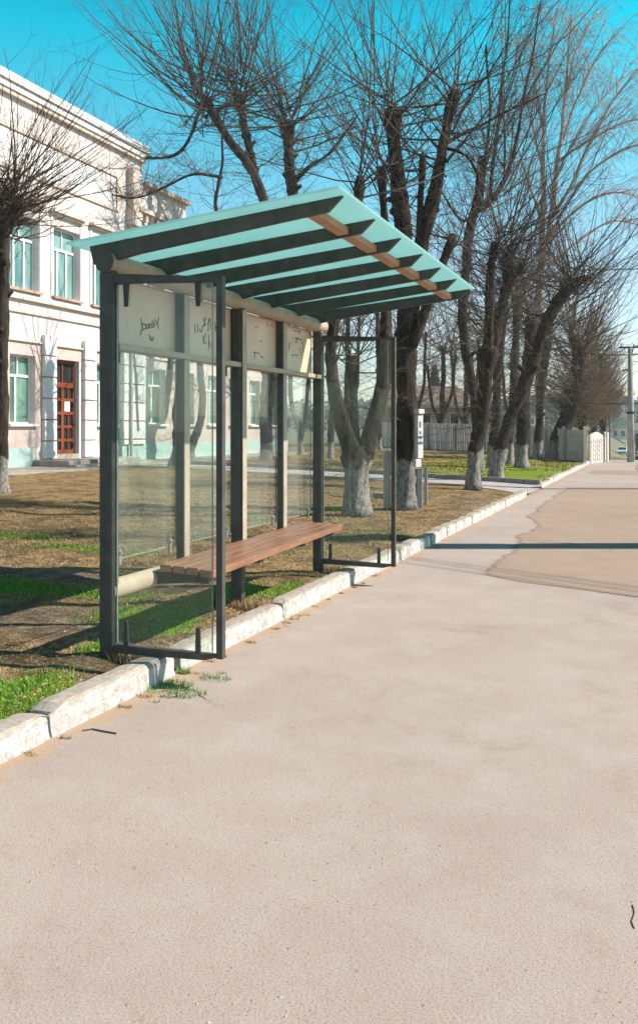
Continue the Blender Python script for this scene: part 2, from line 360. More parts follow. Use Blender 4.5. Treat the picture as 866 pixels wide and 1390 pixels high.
M['sill_brown'] = plaster('brown_stained_ledge', (0.33, 0.21, 0.15), (0.50, 0.36, 0.28))
M['plinth'] = plaster('turquoise_plinth', (0.33, 0.45, 0.44), (0.46, 0.55, 0.53), (0.50, 0.46, 0.40))
M['white_frame'] = varied('white_window_frame', (0.74, 0.76, 0.75), (0.82, 0.84, 0.83), 5, 0.5)
t = NT('window_glass'); c = t.mix(t.ramp(t.noise(1.3, 3, stretch=(1, 1, 0.2)), [(0.4, 0.0), (0.6, 1.0)]), (0.02, 0.07, 0.06), (0.13, 0.26, 0.21))
M['win'] = t.base(c, 0.08, 0, 0.9)
t = NT('window_glass_upper'); c = t.mix(t.ramp(t.noise(1.1, 3, stretch=(1, 1, 0.3)), [(0.4, 0.0), (0.6, 1.0)]), (0.06, 0.17, 0.17), (0.22, 0.37, 0.36))
M['win_up'] = t.base(c, 0.08, 0, 0.9)
M['door'] = varied('red_brown_door', (0.15, 0.034, 0.014), (0.23, 0.058, 0.024), 3, 0.4, stretch=(1, 1, 0.2))
M['door_glass'] = varied('dark_door_glass', (0.012, 0.016, 0.018), (0.03, 0.04, 0.04), 3, 0.1, spec=0.8)
M['concrete'] = varied('stained_concrete', (0.20, 0.18, 0.155), (0.40, 0.36, 0.31), 3, 0.9, 0.4, 25)
M['paper'] = varied('white_paper', (0.75, 0.75, 0.73), (0.8, 0.8, 0.78), 5, 0.9)
M['fence'] = varied('weathered_grey_boards', (0.34, 0.315, 0.295), (0.58, 0.54, 0.51), 6, 0.9, 0.3, 20, stretch=(4, 4, 0.4))
M['gate_white'] = varied('white_concrete_gate', (0.40, 0.365, 0.34), (0.50, 0.465, 0.44), 5, 0.9, 0.5, 12)
M['pole'] = varied('grey_concrete_pole', (0.27, 0.28, 0.27), (0.42, 0.42, 0.40), 3, 0.9, 0.2, 20)
M['sign'] = varied('off_white_sheet_metal', (0.40, 0.395, 0.39), (0.52, 0.51, 0.51), 12, 0.6)
M['ink'] = varied('dark_marker_ink', (0.07, 0.075, 0.065), (0.13, 0.13, 0.11), 5, 0.6)
M['chalk'] = varied('white_scratches', (0.62, 0.62, 0.56), (0.72, 0.72, 0.66), 5, 0.8)
M['roof_tile'] = varied('brown_roof_sheets', (0.15, 0.11, 0.09), (0.26, 0.20, 0.16), 2, 0.8)
M['house_wall'] = plaster('pink_house_wall', (0.50, 0.33, 0.25), (0.60, 0.43, 0.34))
M['hill'] = varied('wooded_hill', (0.035, 0.05, 0.03), (0.09, 0.09, 0.06), 0.06, 1.0, 0.5, 0.3)
M['conifer'] = varied('conifer_green', (0.02, 0.04, 0.02), (0.05, 0.075, 0.035), 1.5, 1.0)
M['rubber'] = varied('black_rubber', (0.02, 0.02, 0.02), (0.035, 0.035, 0.035), 5, 0.8)
M['car_paint'] = varied('pale_blue_car_paint', (0.42, 0.60, 0.64), (0.48, 0.66, 0.70), 2, 0.25, spec=0.6)
M['truck_paint'] = varied('dark_green_paint', (0.02, 0.06, 0.055), (0.03, 0.09, 0.08), 2, 0.35, spec=0.5)
M['dark_glass'] = varied('dark_vehicle_glass', (0.01, 0.015, 0.018), (0.02, 0.025, 0.03), 3, 0.08, spec=0.8)
M['lamp_lens'] = varied('headlamp_lens', (0.6, 0.6, 0.58), (0.75, 0.75, 0.72), 3, 0.1, spec=0.8)
M['crack'] = varied('dark_crack', (0.05, 0.04, 0.033), (0.09, 0.075, 0.06), 30, 1.0)
M['cable'] = varied('black_cable', (0.02, 0.02, 0.02), (0.04, 0.04, 0.04), 3, 0.6)

# ------------------------------------------------------------------ terrain
KX = -2.82                                              # street face of the kerb
def terrain_z(x, y):
    """big land: level near, falling away down the street, rising to a wooded hill"""
    d = y
    fall = -0.034 * np.clip(d - 44, 0, 170) * sm(-16, -2, x)
    hill = 15 * sm(230, 560, d) * (0.85 + 0.3 * vnoise(x, y, 110, 3))
    return -0.06 + fall + hill - 5.8 * 0 * d
xs = np.unique(np.concatenate([np.linspace(-900, -60, 22), np.linspace(-60, 60, 41), np.linspace(60, 900, 22)]))
ys = np.unique(np.concatenate([np.linspace(-400, -10, 14), np.linspace(-10, 120, 53), np.linspace(120, 700, 60), np.linspace(700, 1500, 9)]))
GX, GY = np.meshgrid(xs, ys)
def grid_mesh(name, GX, GY, GZ, mat, kind='structure', attrs=None):
    h, w = GX.shape; V = np.stack([GX, GY, GZ], -1).reshape(-1, 3)
    i = (np.arange(h - 1)[:, None] * w + np.arange(w - 1)[None]).reshape(-1)
    o = mesh_obj(name, V, np.stack([i, i + 1, i + w + 1, i + w], -1), mat)
    for k, a in (attrs or {}).items():
        at_ = o.data.attributes.new(k, 'FLOAT', 'POINT'); at_.data.foreach_set('value', np.asarray(a, np.float32).ravel())
    o.data.shade_smooth(); tag(o, kind=kind); return o
grid_mesh('ground', GX, GY, terrain_z(GX, GY), M['ground'])
# asphalt: pavement and street in one worn sheet, running down the slope at its end
ax_ = np.linspace(KX - 0.05, 9, 30); ay_ = np.unique(np.concatenate([np.linspace(-4, 44, 60), np.linspace(44, 260, 60)]))
GX, GY = np.meshgrid(ax_, ay_)
grid_mesh('pavement', GX, GY, terrain_z(GX, GY) + 0.06, M['asphalt'])
# browner resurfaced patch, 4 mm proud
edge = [(-0.35, 8.35), (-0.85, 8.6), (-1.35, 8.65), (-1.72, 8.9), (-1.86, 9.8), (-1.8, 11.0), (-1.93, 12.4), (-1.84, 13.6), (-1.9, 14.2), (-2.05, 14.6), (-2.25, 15.2), (-2.2, 16.2), (-2.32, 17.4), (-2.26, 18.8), (-2.33, 20.5), (-2.28, 22.1), (-2.36, 23.6)]
def strip_sheet(left, xr, z, mat):
    L = np.array(left); yy = np.arange(L[0, 1], L[-1, 1], .06); xl = np.interp(yy, L[:, 1], L[:, 0])
    xl = xl + .10 * (vnoise(yy, 0 * yy, .35, 21) - .5) + .07 * (vnoise(yy, 0 * yy, .12, 22) - .5)
    n = len(yy); i = np.arange(n - 1); cols = [xl - .06 + 0 * yy, xl + .05, xl + .22, np.full(n, xr)]; cols = [np.minimum(c_, xr) for c_ in cols]
    V = np.concatenate([np.stack([c_, yy, 0 * yy + z], -1) for c_ in cols])
    o_ = mesh_obj('pavement_patch', V, np.concatenate([np.stack([i + k * n, i + (k + 1) * n, i + (k + 1) * n + 1, i + k * n + 1], -1) for k in range(3)]), mat)
    w_ = np.concatenate([0 * yy, 0 * yy + .35, 0 * yy + 1, 0 * yy + 1]) * np.tile(np.clip(np.minimum(yy - yy[0], yy[-1] - yy) / .3, 0, 1), 4)
    at_ = o_.data.attributes.new('worn', 'FLOAT', 'POINT'); at_.data.foreach_set('value', w_.astype(np.float32)); return tag(o_, kind='structure')
strip_sheet([(8.0, 8.05), (0.6, 8.15), (-0.35, 8.35), (-0.85, 8.55), (-1.35, 8.7), (-1.70, 8.95), (-1.84, 9.8), (-1.8, 11.0), (-1.93, 12.4), (-1.84, 13.6), (-1.9, 14.2), (-2.05, 14.6), (-2.25, 15.2), (-2.2, 16.2), (-2.32, 17.4), (-2.26, 18.8), (-2.33, 20.5), (-2.28, 22.1), (-2.30, 23.5), (-1.2, 23.8), (8, 24)], 8.5, .004, M['asphalt_patch'])
strip_sheet([(0.4, 30.2), (-1.0, 30.3), (-2.4, 30.8), (-2.3, 32.9), (-1.2, 33.2), (.4, 33.4)], .6, .004, M['asphalt_patch'])
# dirt strip right of the far pavement
pts = [(-0.25, 28.6), (0.6, 27.4), (9.0, 27), (9.0, 43.9), (-0.95, 43.9), (-0.92, 36), (-0.62, 31)]
mb = MB(); n = len(pts)
mb.prism_z([p for p in pts], -0.03, 0.010); tag(mb.build('dirt_strip', M['dirt']), kind='structure')

# path across the verge
near_e = [(-2.9, 19.95), (-3.6, 20.9), (-5.0, 21.75), (-8.5, 22.65), (-12.0, 23.25), (-15.9, 23.9)]
far_e = [(-2.9, 22.75), (-3.9, 23.0), (-5.9, 23.75), (-8.2, 24.75), (-12.7, 25.6), (-15.9, 26.0)]
def in_path(x, y, grow=0.0):
    xn = np.array([p[0] for p in near_e])[::-1]; yn = np.array([p[1] for p in near_e])[::-1]; yf = np.interp(np.array([p[0] for p in near_e])[::-1], np.array([p[0] for p in far_e])[::-1], np.array([p[1] for p in far_e])[::-1])
    return (y > np.interp(x, xn, yn) - grow) & (y < np.interp(x, xn, yf) + grow) & (x > -15.9)
def verge_z(x, y, bumps=True):
    x = np.asarray(x, float); y = np.asarray(y, float)
    z = 0.105 + 0.19 * sm(-4, -17, -(-x) if False else x * 1.0) if False else 0.105 + 0.19 * sm(4, 17, -x)
    mouth = (1 - sm(0, 2.2, -x - 2.9)) * sm(19.3, 20.3, y) * (1 - sm(22.3, 23.1, y))
    z = z * (1 - mouth) + 0.012 * mouth
    if bumps:
        k = (1 - in_path(x, y, 0.35)) * (1 - mouth)
        edge_ = sm(0, 0.35, -x - 2.98)
        z = z + k * edge_ * (0.05 * (vnoise(x, y, 0.55, 1) - 0.5) + 0.025 * (vnoise(x, y, 0.16, 2) - 0.5) + 0.06 * (vnoise(x, y, 2.1, 4) - 0.4) + 0.012 * (vnoise(x, y, 0.06, 8) - 0.5))
        z = z - 0.03 * (1 - edge_) * k
    return z
def steps(a, b, s0, s1):
    out = [a]; s = s0
    while out[-1] < b: out.append(out[-1] + s); s = min(s * 1.035, s1)
    return np.array(out)
vx = -steps(2.96, 19.0, 0.05, 0.5)[::-1]
vy = np.concatenate([np.linspace(-3, 2.4, 12)[:-1], steps(2.4, 58, 0.05, 0.45)])
GX, GY = np.meshgrid(vx, vy)
BL = [(-3.25, 3.55, .28, .55, 1.0), (-3.9, 4.1, .25, .35, .6), (-5.6, 6.05, .9, .30, 1.0), (-4.55, 6.2, .5, .22, .9), (-4.0, 6.0, .4, .25, .7), (-3.75, 5.55, .40, .55, 1.0), (-3.35, 5.35, .22, .45, .9),
      (-3.5, 6.6, .28, .6, 1.0), (-3.2, 7.0, .16, .55, 1.0), (-3.4, 4.6, .15, .25, .7), (-4.6, 4.55, .5, .14, .8), (-6.2, 8.1, .9, .22, .9), (-8, 8.8, 1.4, .3, .8), (-4.3, 8.9, .8, .3, .5), (-6.3, 12.0, 1.0, .35, .8),
      (-3.6, 11.3, .4, .2, .8), (-5.6, 14.2, 1.2, .45, .6), (-4.2, 18.3, .9, .5, .3), (-3.4, 16.1, .3, .4, .4)]
def green_f(x, y):
    g = np.zeros_like(np.asarray(x, float))
    for bx_, by_, rx_, ry_, a_ in BL: g = np.maximum(g, a_ * np.exp(-((x - bx_) / rx_) ** 2 - ((y - by_) / ry_) ** 2))
    g = g * (0.55 + 0.9 * vnoise(x, y, 0.35, 11))
    far = sm(22.5, 24, y) * sm(-14, -8, x)
    return np.clip(g + far * (0.12 + 0.7 * vnoise(x, y, 2.2, 5)), 0, 1.3)
def dry_f(x, y):
    a = 0.50 + 0.75 * (vnoise(x, y, 1.3, 9) - 0.5)
    a = a + 0.35 * sm(6.5, 8.5, y) + 0.3 * sm(-4.2, -6, x) * sm(6.5, 8, y)
    a = a - 0.75 * np.exp(-((x + 5.2) / 1.7) ** 2 - ((y - 6.75) / .30) ** 2) - 0.75 * np.exp(-((x + 4.3) / .7) ** 2 - ((y - 5.2) / .35) ** 2)
    a = a - 0.35 * np.exp(-((x + 3.4) / .45) ** 2) * sm(8, 9, y) * (1 - sm(22, 23, y)) * vnoise(x, y, .9, 13)
    a = a - 0.9 * np.exp(-((x + 5.5) / 4) ** 2 - ((y - 26.5 - 0.12 * (x + 5)) / .35) ** 2)      # trodden line over the far lawn
    return np.clip(a, 0, 1.3)
grid_mesh('lawn', GX, GY, verge_z(GX, GY), M['verge'], attrs={'green': green_f(GX, GY), 'dry': dry_f(GX, GY)})
# lawn beyond, out to the far fence
vx2 = np.linspace(-60, -18.9, 14); GX, GY = np.meshgrid(vx2, np.linspace(-3, 70, 30))
grid_mesh('lawn', GX, GY, 0 * GX + 0.27, M['verge'], attrs={'green': 0 * GX + .4, 'dry': 0 * GX + .7})
# paving of the path
mb = MB(); N = 40; X = np.linspace(-2.84, -15.9, N)
yn = np.interp(-X, [-p[0] for p in near_e], [p[1] for p in near_e]); yf = np.interp(-X, [-p[0] for p in far_e], [p[1] for p in far_e])
rows = []
for k in range(7): rows.append(np.stack([X, yn + (yf - yn) * k / 6, verge_z(X, yn + (yf - yn) * k / 6, False) + 0.014], -1))
V = np.stack(rows).reshape(-1, 3); i = (np.arange(6)[:, None] * N + np.arange(N - 1)[None]).reshape(-1)
tag(mesh_obj('path', V, np.stack([i, i + N, i + N + 1, i + 1], -1), M['path']), kind='structure')
# walk along the house front
mb = MB().box(-19.0, -16.3, 8, 43, 0.1, 0.325); tag(mb.build('house_walk', M['concrete']), kind='structure')

# kerbs
def kerb_blocks(mb, y0, y1, lmin, lmax, top, xoff=0.0):
    y = y0
    while y < y1:
        L = min(random.uniform(lmin, lmax), y1 - y + 0.02)
        tz = top(y + L / 2) + random.uniform(-.010, .010); ox = xoff + random.uniform(-.012, .012); yaw = random.uniform(-.008, .008)
        n = max(2, int(L / 0.07)); prof = [(0.0, -0.04), (0.004, 0.0), (0.0, -0.022), (0.012, -0.006), (0.03, 0.0), (0.15, 0.0), (0.175, -0.012), (0.18, -0.03)]
        base = [(0.0, 0), (0.0, .5), (0.002, 1.0 - 0.03 / tz)]
        ring = [(0.0, -0.03), (0.0, tz * .35), (0.003, tz * .7), (0.006, tz - 0.028), (0.014, tz - 0.010), (0.034, tz), (0.09, tz + .003), (0.145, tz), (0.168, tz - 0.012), (0.174, tz - 0.04), (0.174, -0.03)]
        V = []; k = len(ring)
        for j in range(n + 1):
            yy = y + 0.013 + (L - 0.026) * j / n
            chip = 1.0 if 0 < j < n else 0.0
            for q, (rx_, rz_) in enumerate(ring):
                jit = 0 if q in (0, k - 1) else 1
                V.append((KX + ox - rx_ - (0.02 if not chip else 0) * (1 if q < 5 else -1) * jit + yaw * (yy - y) + random.uniform(-.004, .004) * jit, yy, rz_ + random.uniform(-.004, .003) * jit - (0.022 * jit if not chip else 0)))
        Fq = []
        for j in range(n):
            for q in range(k - 1): Fq.append((j * k + q, j * k + q + 1, (j + 1) * k + q + 1, (j + 1) * k + q))
        Fq.append(tuple(range(k))[::-1]); Fq.append(tuple(range(n * k, n * k + k)))
        mb.add(V, Fq); y += L
mb = MB()
kerb_blocks(mb, -1.5, 3.42, 1.0, 1.0, lambda y: 0.135)
kerb_blocks(mb, 3.43, 4.62, 1.19, 1.19, lambda y: 0.142)
kerb_blocks(mb, 4.70, 9.6, 1.55, 1.7, lambda y: 0.135, xoff=-0.02)
kerb_blocks(mb, 9.6, 19.75, 0.45, 0.62, lambda y: 0.145)
o = tag(mb.build('kerb', M['kerb']), kind='structure')
mb = MB(); kerb_blocks(mb, 22.85, 39.6, 0.7, 1.0, lambda y: 0.13 + 0.02 * math.sin(y), xoff=-0.05)
tag(mb.build('kerb', M['kerb']), kind='structure')
mb = MB(); P = spline([(x, y + 0.06, float(verge_z(x, y, False)) + 0.05, 1) for x, y in far_e[0:1] + far_e[1:]], 0.7)
for a_, b_ in zip(P[:-1], P[1:]):
    dv = (b_ - a_)[:3]; L = np.linalg.norm(dv); u = dv / L; nrm = np.array([-u[1], u[0], 0])
    mb.obox((a_[:3] + b_[:3]) / 2 + np.array([0, 0, random.uniform(-.008, .008)]), u * (L / 2 - .01), nrm * .06, (0, 0, .085))
tag(mb.build('path_kerb', M['kerb_grey'], bevel=0.008), kind='structure')
# white end stone of the second kerb
# ------------------------------------------------------------------ grass, straw, litter, pebbles
def blades(name, n, xr, yr, dens, hr, wr, mat, lean, label, cat):
    x = rng.uniform(*xr, n); y = yr[0] + (yr[1] - yr[0]) * rng.uniform(0, 1, n) ** 1.7
    keep = (rng.uniform(0, 1, n) < dens(x, y)) & (~in_path(x, y, 0.05)); x, y = x[keep], y[keep]; n = len(x)
    z = verge_z(x, y) - 0.004; h = rng.uniform(*hr, n) * (0.6 + 0.4 * rng.uniform(0, 1, n)); a = rng.uniform(0, 2 * math.pi, n); l = rng.uniform(0.1, lean, n) * h
    w = rng.uniform(*wr, n) * (1 + 0.12 * np.clip(y - 5, 0, 10)); b = a + rng.uniform(1.2, 1.9, n)
    base = np.stack([x, y, z], -1); side = np.stack([np.cos(b), np.sin(b), 0 * b], -1) * w[:, None] / 2
    dirv = np.stack([np.cos(a), np.sin(a), 0 * a], -1)
    mid = base + dirv * (l * 0.3)[:, None] + np.stack([0 * h, 0 * h, h * 0.6], -1)
    tip = base + dirv * l[:, None] + np.stack([0 * h, 0 * h, h * (1.0 - 0.25 * lean)], -1)
    V = np.stack([base - side, base + side, mid + side * .7, mid - side * .7, tip], 1).reshape(-1, 3)
    i = np.arange(n) * 5
    Fq = np.concatenate([np.stack([i, i + 1, i + 2], -1), np.stack([i, i + 2, i + 3], -1), np.stack([i + 3, i + 2, i + 4], -1)])
    return tag(mesh_obj(name, V, Fq, mat), label, cat, kind='stuff')
blades('green_grass', 420000, (-9.5, -2.98), (2.6, 16), lambda x, y: np.clip(green_f(x, y) * 1.5 - .35, 0, 1) * (0.5 + .5 * vnoise(x, y, .1, 31)), (.018, .058), (.003, .006), M['blade'], 0.9, 'green tufts of spring grass on the verge behind the kerb', 'grass')
blades('dry_grass', 230000, (-10, -2.98), (2.6, 18), lambda x, y: np.clip(dry_f(x, y) * 1.2 - .35, 0.04, 1) * np.clip(vnoise(x, y, .22, 41) * 1.8 - .4, 0.05, 1) * .8, (.015, .05), (.003, .006), M['straw'], 1.6, 'dry straw coloured grass lying over the verge soil', 'grass')
blades('far_grass', 60000, (-12, -3.0), (22.8, 38), lambda x, y: np.clip(vnoise(x, y, 1.3, 91) * 2.2 - .6, 0, 1) * (1 - np.exp(-((x + 5.5) / 4) ** 2 - ((y - 26.5 - 0.12 * (x + 5)) / .4) ** 2)), (.03, .07), (.012, .02), M['blade_far'], 0.8, 'bright short grass on the lawn beyond the path', 'grass')
def chips(name, n, xr, yr, zf, dens, sr, mat, label, cat, flat=0.35):
    x = rng.uniform(*xr, n); y = yr[0] + (yr[1] - yr[0]) * rng.uniform(0, 1, n) ** 1.6
    keep = rng.uniform(0, 1, n) < dens(x, y); x, y = x[keep], y[keep]; n = len(x)
    s = rng.uniform(*sr, n) * rng.uniform(0.4, 1, n); z = zf(x, y)
    V = []
    a0 = rng.uniform(0, 6.28, n)
    for k in range(4):
        a = a0 + k * 1.57 + rng.uniform(-.4, .4, n); r = s * rng.uniform(.6, 1.1, n)
        V.append(np.stack([x + np.cos(a) * r, y + np.sin(a) * r, z - 0.001 + 0 * a], -1))
    V.append(np.stack([x + s * .2, y, z + s * flat], -1))
    V = np.stack(V, 1).reshape(-1, 3); i = np.arange(n) * 5
    Fq = np.concatenate([np.stack([i + k, i + (k + 1) % 4, i + 4], -1) for k in range(4)])
    return tag(mesh_obj(name, V, Fq, mat), label, cat, kind='stuff')
chips('leaf_litter', 110000, (-10, -2.98), (2.6, 16), lambda x, y: verge_z(x, y) + 0.002, lambda x, y: np.clip(vnoise(x, y, .4, 51) * 1.6 - .3, 0.05, 1) * (.35 + .5 * np.exp(-((x + 3.1) / .3) ** 2)) * (~in_path(x, y, .05)), (.006, .022), M['litter'], 'fallen leaves and dead stems on the verge', 'leaf litter', .5)
chips('grit', 30000, (-2.8, 3.5), (1.6, 14), lambda x, y: 0 * x + 0.001, lambda x, y: np.clip((vnoise(x, y, .5, 61) - .52) * 2.5, 0.04, 1) + .8 * np.exp(-((x + 2.78) / .09) ** 2), (.002, .0075), M['pebble'], 'loose grit and pebbles on the worn asphalt', 'grit', .8)
# weeds and crumbs where the kerb stones part, below the near side frame
def tuft(cx, cy, r, n, mat, name, h=(.02, .06), label='', rz=0.0):
    a = rng.uniform(0, 6.28, n); q = r * np.sqrt(rng.uniform(0, 1, n)); x = cx + np.cos(a) * q; y = cy + np.sin(a) * q * .5
    hh = rng.uniform(*h, n); b = rng.uniform(0, 6.28, n); w = rng.uniform(.0015, .003, n)
    s = np.stack([np.cos(b + 1.5) * w, np.sin(b + 1.5) * w, 0 * b], -1); p = np.stack([x, y, 0 * x + rz], -1); tip = p + np.stack([np.cos(b) * hh * .5, np.sin(b) * hh * .5, hh], -1)
    V = np.stack([p - s, p + s, tip], 1).reshape(-1, 3); return V
V = np.concatenate([tuft(-2.64, 4.30, .20, 260, None, '', (.01, .05)), tuft(-2.55, 4.62, .12, 110, None, '', (.01, .04)), tuft(-2.72, 4.45, .12, 120, None, '', (.01, .05)), tuft(-2.80, 4.66, .05, 80, None, '')])
tag(mesh_obj('kerbside_weeds', V, np.arange(len(V)).reshape(-1, 3), M['blade']), 'small green weeds growing at the foot of the kerb below the near side frame', 'weeds', kind='stuff')
V = np.concatenate([*[tuft(-2.79 + rng.uniform(0, .05), yy_, rng.uniform(.02, .06), int(rng.uniform(20, 70)), None, '', (.005, .022)) for yy_ in rng.uniform(3.0, 9, 26)], *[tuft(-2.74 + rng.uniform(0, .2), rng.uniform(4.1, 4.8), .04, 30, None, '', (.004, .02)) for _ in range(8)],
                    tuft(-3.05, 4.5, .22, 900, None, '', (.02, .07), rz=.1), tuft(-3.1, 6.2, .2, 800, None, '', (.02, .08), rz=.1), tuft(-3.05, 8.0, .15, 400, None, '', (.02, .08), rz=.1)])
tag(mesh_obj('dry_kerbside_stems', V, np.arange(len(V)).reshape(-1, 3), M['straw']), 'dry stems and crumbs gathered around the post feet and kerb', 'dead weeds', kind='stuff')

# fallen twigs and a crack running out from the kerb joint
for pts, r_, lab in (([(112, 992), (126, 990), (140, 993), (158, 996)], .004, 'thin dark twig lying on the asphalt below the first kerb joint'), ([(858, 1229), (860, 1234), (861, 1240), (859, 1246), (857, 1251), (859, 1257), (861, 1261)], .0017, 'little bent twig on the asphalt near the right edge')):
    P = []
    for px_, py_ in pts:
        q = ray(px_, py_); d_ = -(CAM_H - r_) / q[2]; P.append(at_d(px_, py_, d_))
    tag(MB().tube(P, [r_] * len(P), 6).build('fallen_twig', M['twig']), lab, 'twig')
def crack(pts, w):
    P = spline([(*at_d(x_, y_, -CAM_H / ray(x_, y_)[2])[:2], 0, 1) for x_, y_ in pts], .03)[:, :2]; n = len(P); P += rng.normal(0, .008, P.shape)
    t_ = np.gradient(P, axis=0); t_ /= np.linalg.norm(t_, axis=1, keepdims=True); nn = np.stack([-t_[:, 1], t_[:, 0]], -1); ww = (w * rng.uniform(.3, 1, n) * np.linspace(1, .25, n))[:, None]
    V = np.concatenate([np.c_[P + nn * ww, np.full(n, .003)], np.c_[P - nn * ww, np.full(n, .003)]]); i = np.arange(n - 1)
    tag(mesh_obj('pavement_crack', V, np.stack([i, i + 1, i + n + 1, i + n], -1), M['crack']), kind='structure')
crack([(222, 928), (245, 938), (262, 936), (272, 945), (284, 952), (305, 961)], .006)
crack([(376, 838), (392, 852), (418, 856)], .004)

# ------------------------------------------------------------------ bus shelter
PX, Y0, Y2, Y4 = -3.24, 4.48, 6.25, 8.02
sh = empty('bus_shelter', (PX, Y0, 0.1), 'dark steel bus shelter with turquoise roof and wooden bench on the verge by the kerb', 'bus shelter')
for yy in (Y0, Y2, Y4):
    w = 0.055
    MB().box(PX + .004 - w, PX + .004 + w, yy - .045, yy + .045, 0.02, 2.56).build('post', M['steel'], sh, bevel=0.03)
for yy in (5.39, 7.14):
    MB().box(PX - .035, PX + .025, yy - .045, yy + .045, 0.50, 2.57).build('mullion', M['steel'], sh, bevel=0.006)
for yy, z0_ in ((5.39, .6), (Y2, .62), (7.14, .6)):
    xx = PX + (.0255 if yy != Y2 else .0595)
    MB().box(xx, xx + .006, yy - .036, yy + .036, z0_, 2.53).build('lit_face_strip', M['strip'], sh)  # thin pale plates added to stand for the lit street-side faces
def long_tube(name, x, z, r, y0, y1, mat):
    ys_ = np.linspace(y0, y1, 12); return MB().tube([(x, y, z) for y in ys_], [r] * 12, 28).build(name, mat, sh, smooth=40)
bm_ = long_tube('roof_beam', PX + .01, 2.60, .065, Y0 - .055, 8.12, M['beige_steel'])
MB().cyl((PX + .01, Y0 - .063, 2.60), (PX + .01, Y0 - .054, 2.60), .067, 28).build('end_cap', M['steel'], bm_)
long_tube('seat_beam', PX, 0.525, .066, Y0 - .02, 7.75, M['beige_steel'])
def roof_z(x): return 2.715 + 0.0867 * (x + 3.38)
for k in range(7):
    yy = 4.48 + k * 0.572; z = roof_z
    poly = [(-3.375, z(-3.375)), (-1.655, z(-1.655)), (-1.745, z(-1.745) - .075), (-2.3, z(-2.3) - .088), (-3.0, z(-3.0) - .105), (-3.28, z(-3.28) - .128), (-3.345, z(-3.345) - .12)]
    MB().prism_y(poly, yy - .017, yy + .017).build('rib', M['steel'], sh, bevel=.003)
    if k < 6:
        zz = z(-1.86) - .012
        MB().obox((-1.86, yy + .286, zz - .035), (.034, 0, .003), (0, .2635, 0), (0, 0, .022)).build('purlin', M['tan_purlin'], sh)
poly = [(-3.46, roof_z(-3.46) + .004), (-1.625, roof_z(-1.625) + .004), (-1.625, roof_z(-1.625) + .016), (-3.46, roof_z(-3.46) + .016)]
rs = MB().prism_y(poly, 4.34, 7.97).build('roof_sheet', M['roof'], sh)
for k in range(7):
    for x_ in (-3.1, -2.5, -1.95): MB().cyl((x_, 4.48 + k * .572, roof_z(x_) + .016), (x_, 4.48 + k * .572, roof_z(x_) + .026), .014, 8).build('roof_bolt', M['steel_bare'], rs)
# fascia boards behind the mullions and the rail under them
mb = None
GXP = PX - .052
for (a_, b_) in ((Y0 + .05, 5.385), (5.395, Y2 - .005), (Y2 + .005, 7.135), (7.145, Y4 - .05)):
    fb = MB().box(GXP - .005, GXP + .003, a_, b_, 2.10, 2.545).build('fascia_board', M['fascia'], sh)
    gp = MB().box(GXP - .004, GXP + .004, a_ + .02, b_ - .02, .70, 2.055).build('glass_pane', M['glass'], sh)
    for q_ in (a_ + .016, b_ - .0195):
        MB().box(GXP - .005, GXP + .005, q_, q_ + .0035, .70, 2.055).build('glass_edge', M['glass_edge'], gp)
    MB().box(GXP - .005, GXP + .005, a_ + .02, b_ - .02, .695, .6995).build('glass_edge', M['glass_edge'], gp)
    for yy in (a_ + .12, b_ - .12):
        MB().box(GXP + .006, GXP + .022, yy - .012, yy + .012, .66, .76).cyl((GXP + .02, yy, .74), (GXP + .03, yy, .74), .010, 10).build('clip', M['steel_bare'], gp)
        MB().box(GXP + .005, GXP + .012, yy - .014, yy + .014, 1.98, 2.06).build('clip', M['steel_dark'], gp)
MB().box(PX - .065, PX + .052, Y0 + .047, Y4 + .03, 2.058, 2.098).build('fascia_rail', M['beige_steel'], sh, bevel=.004)
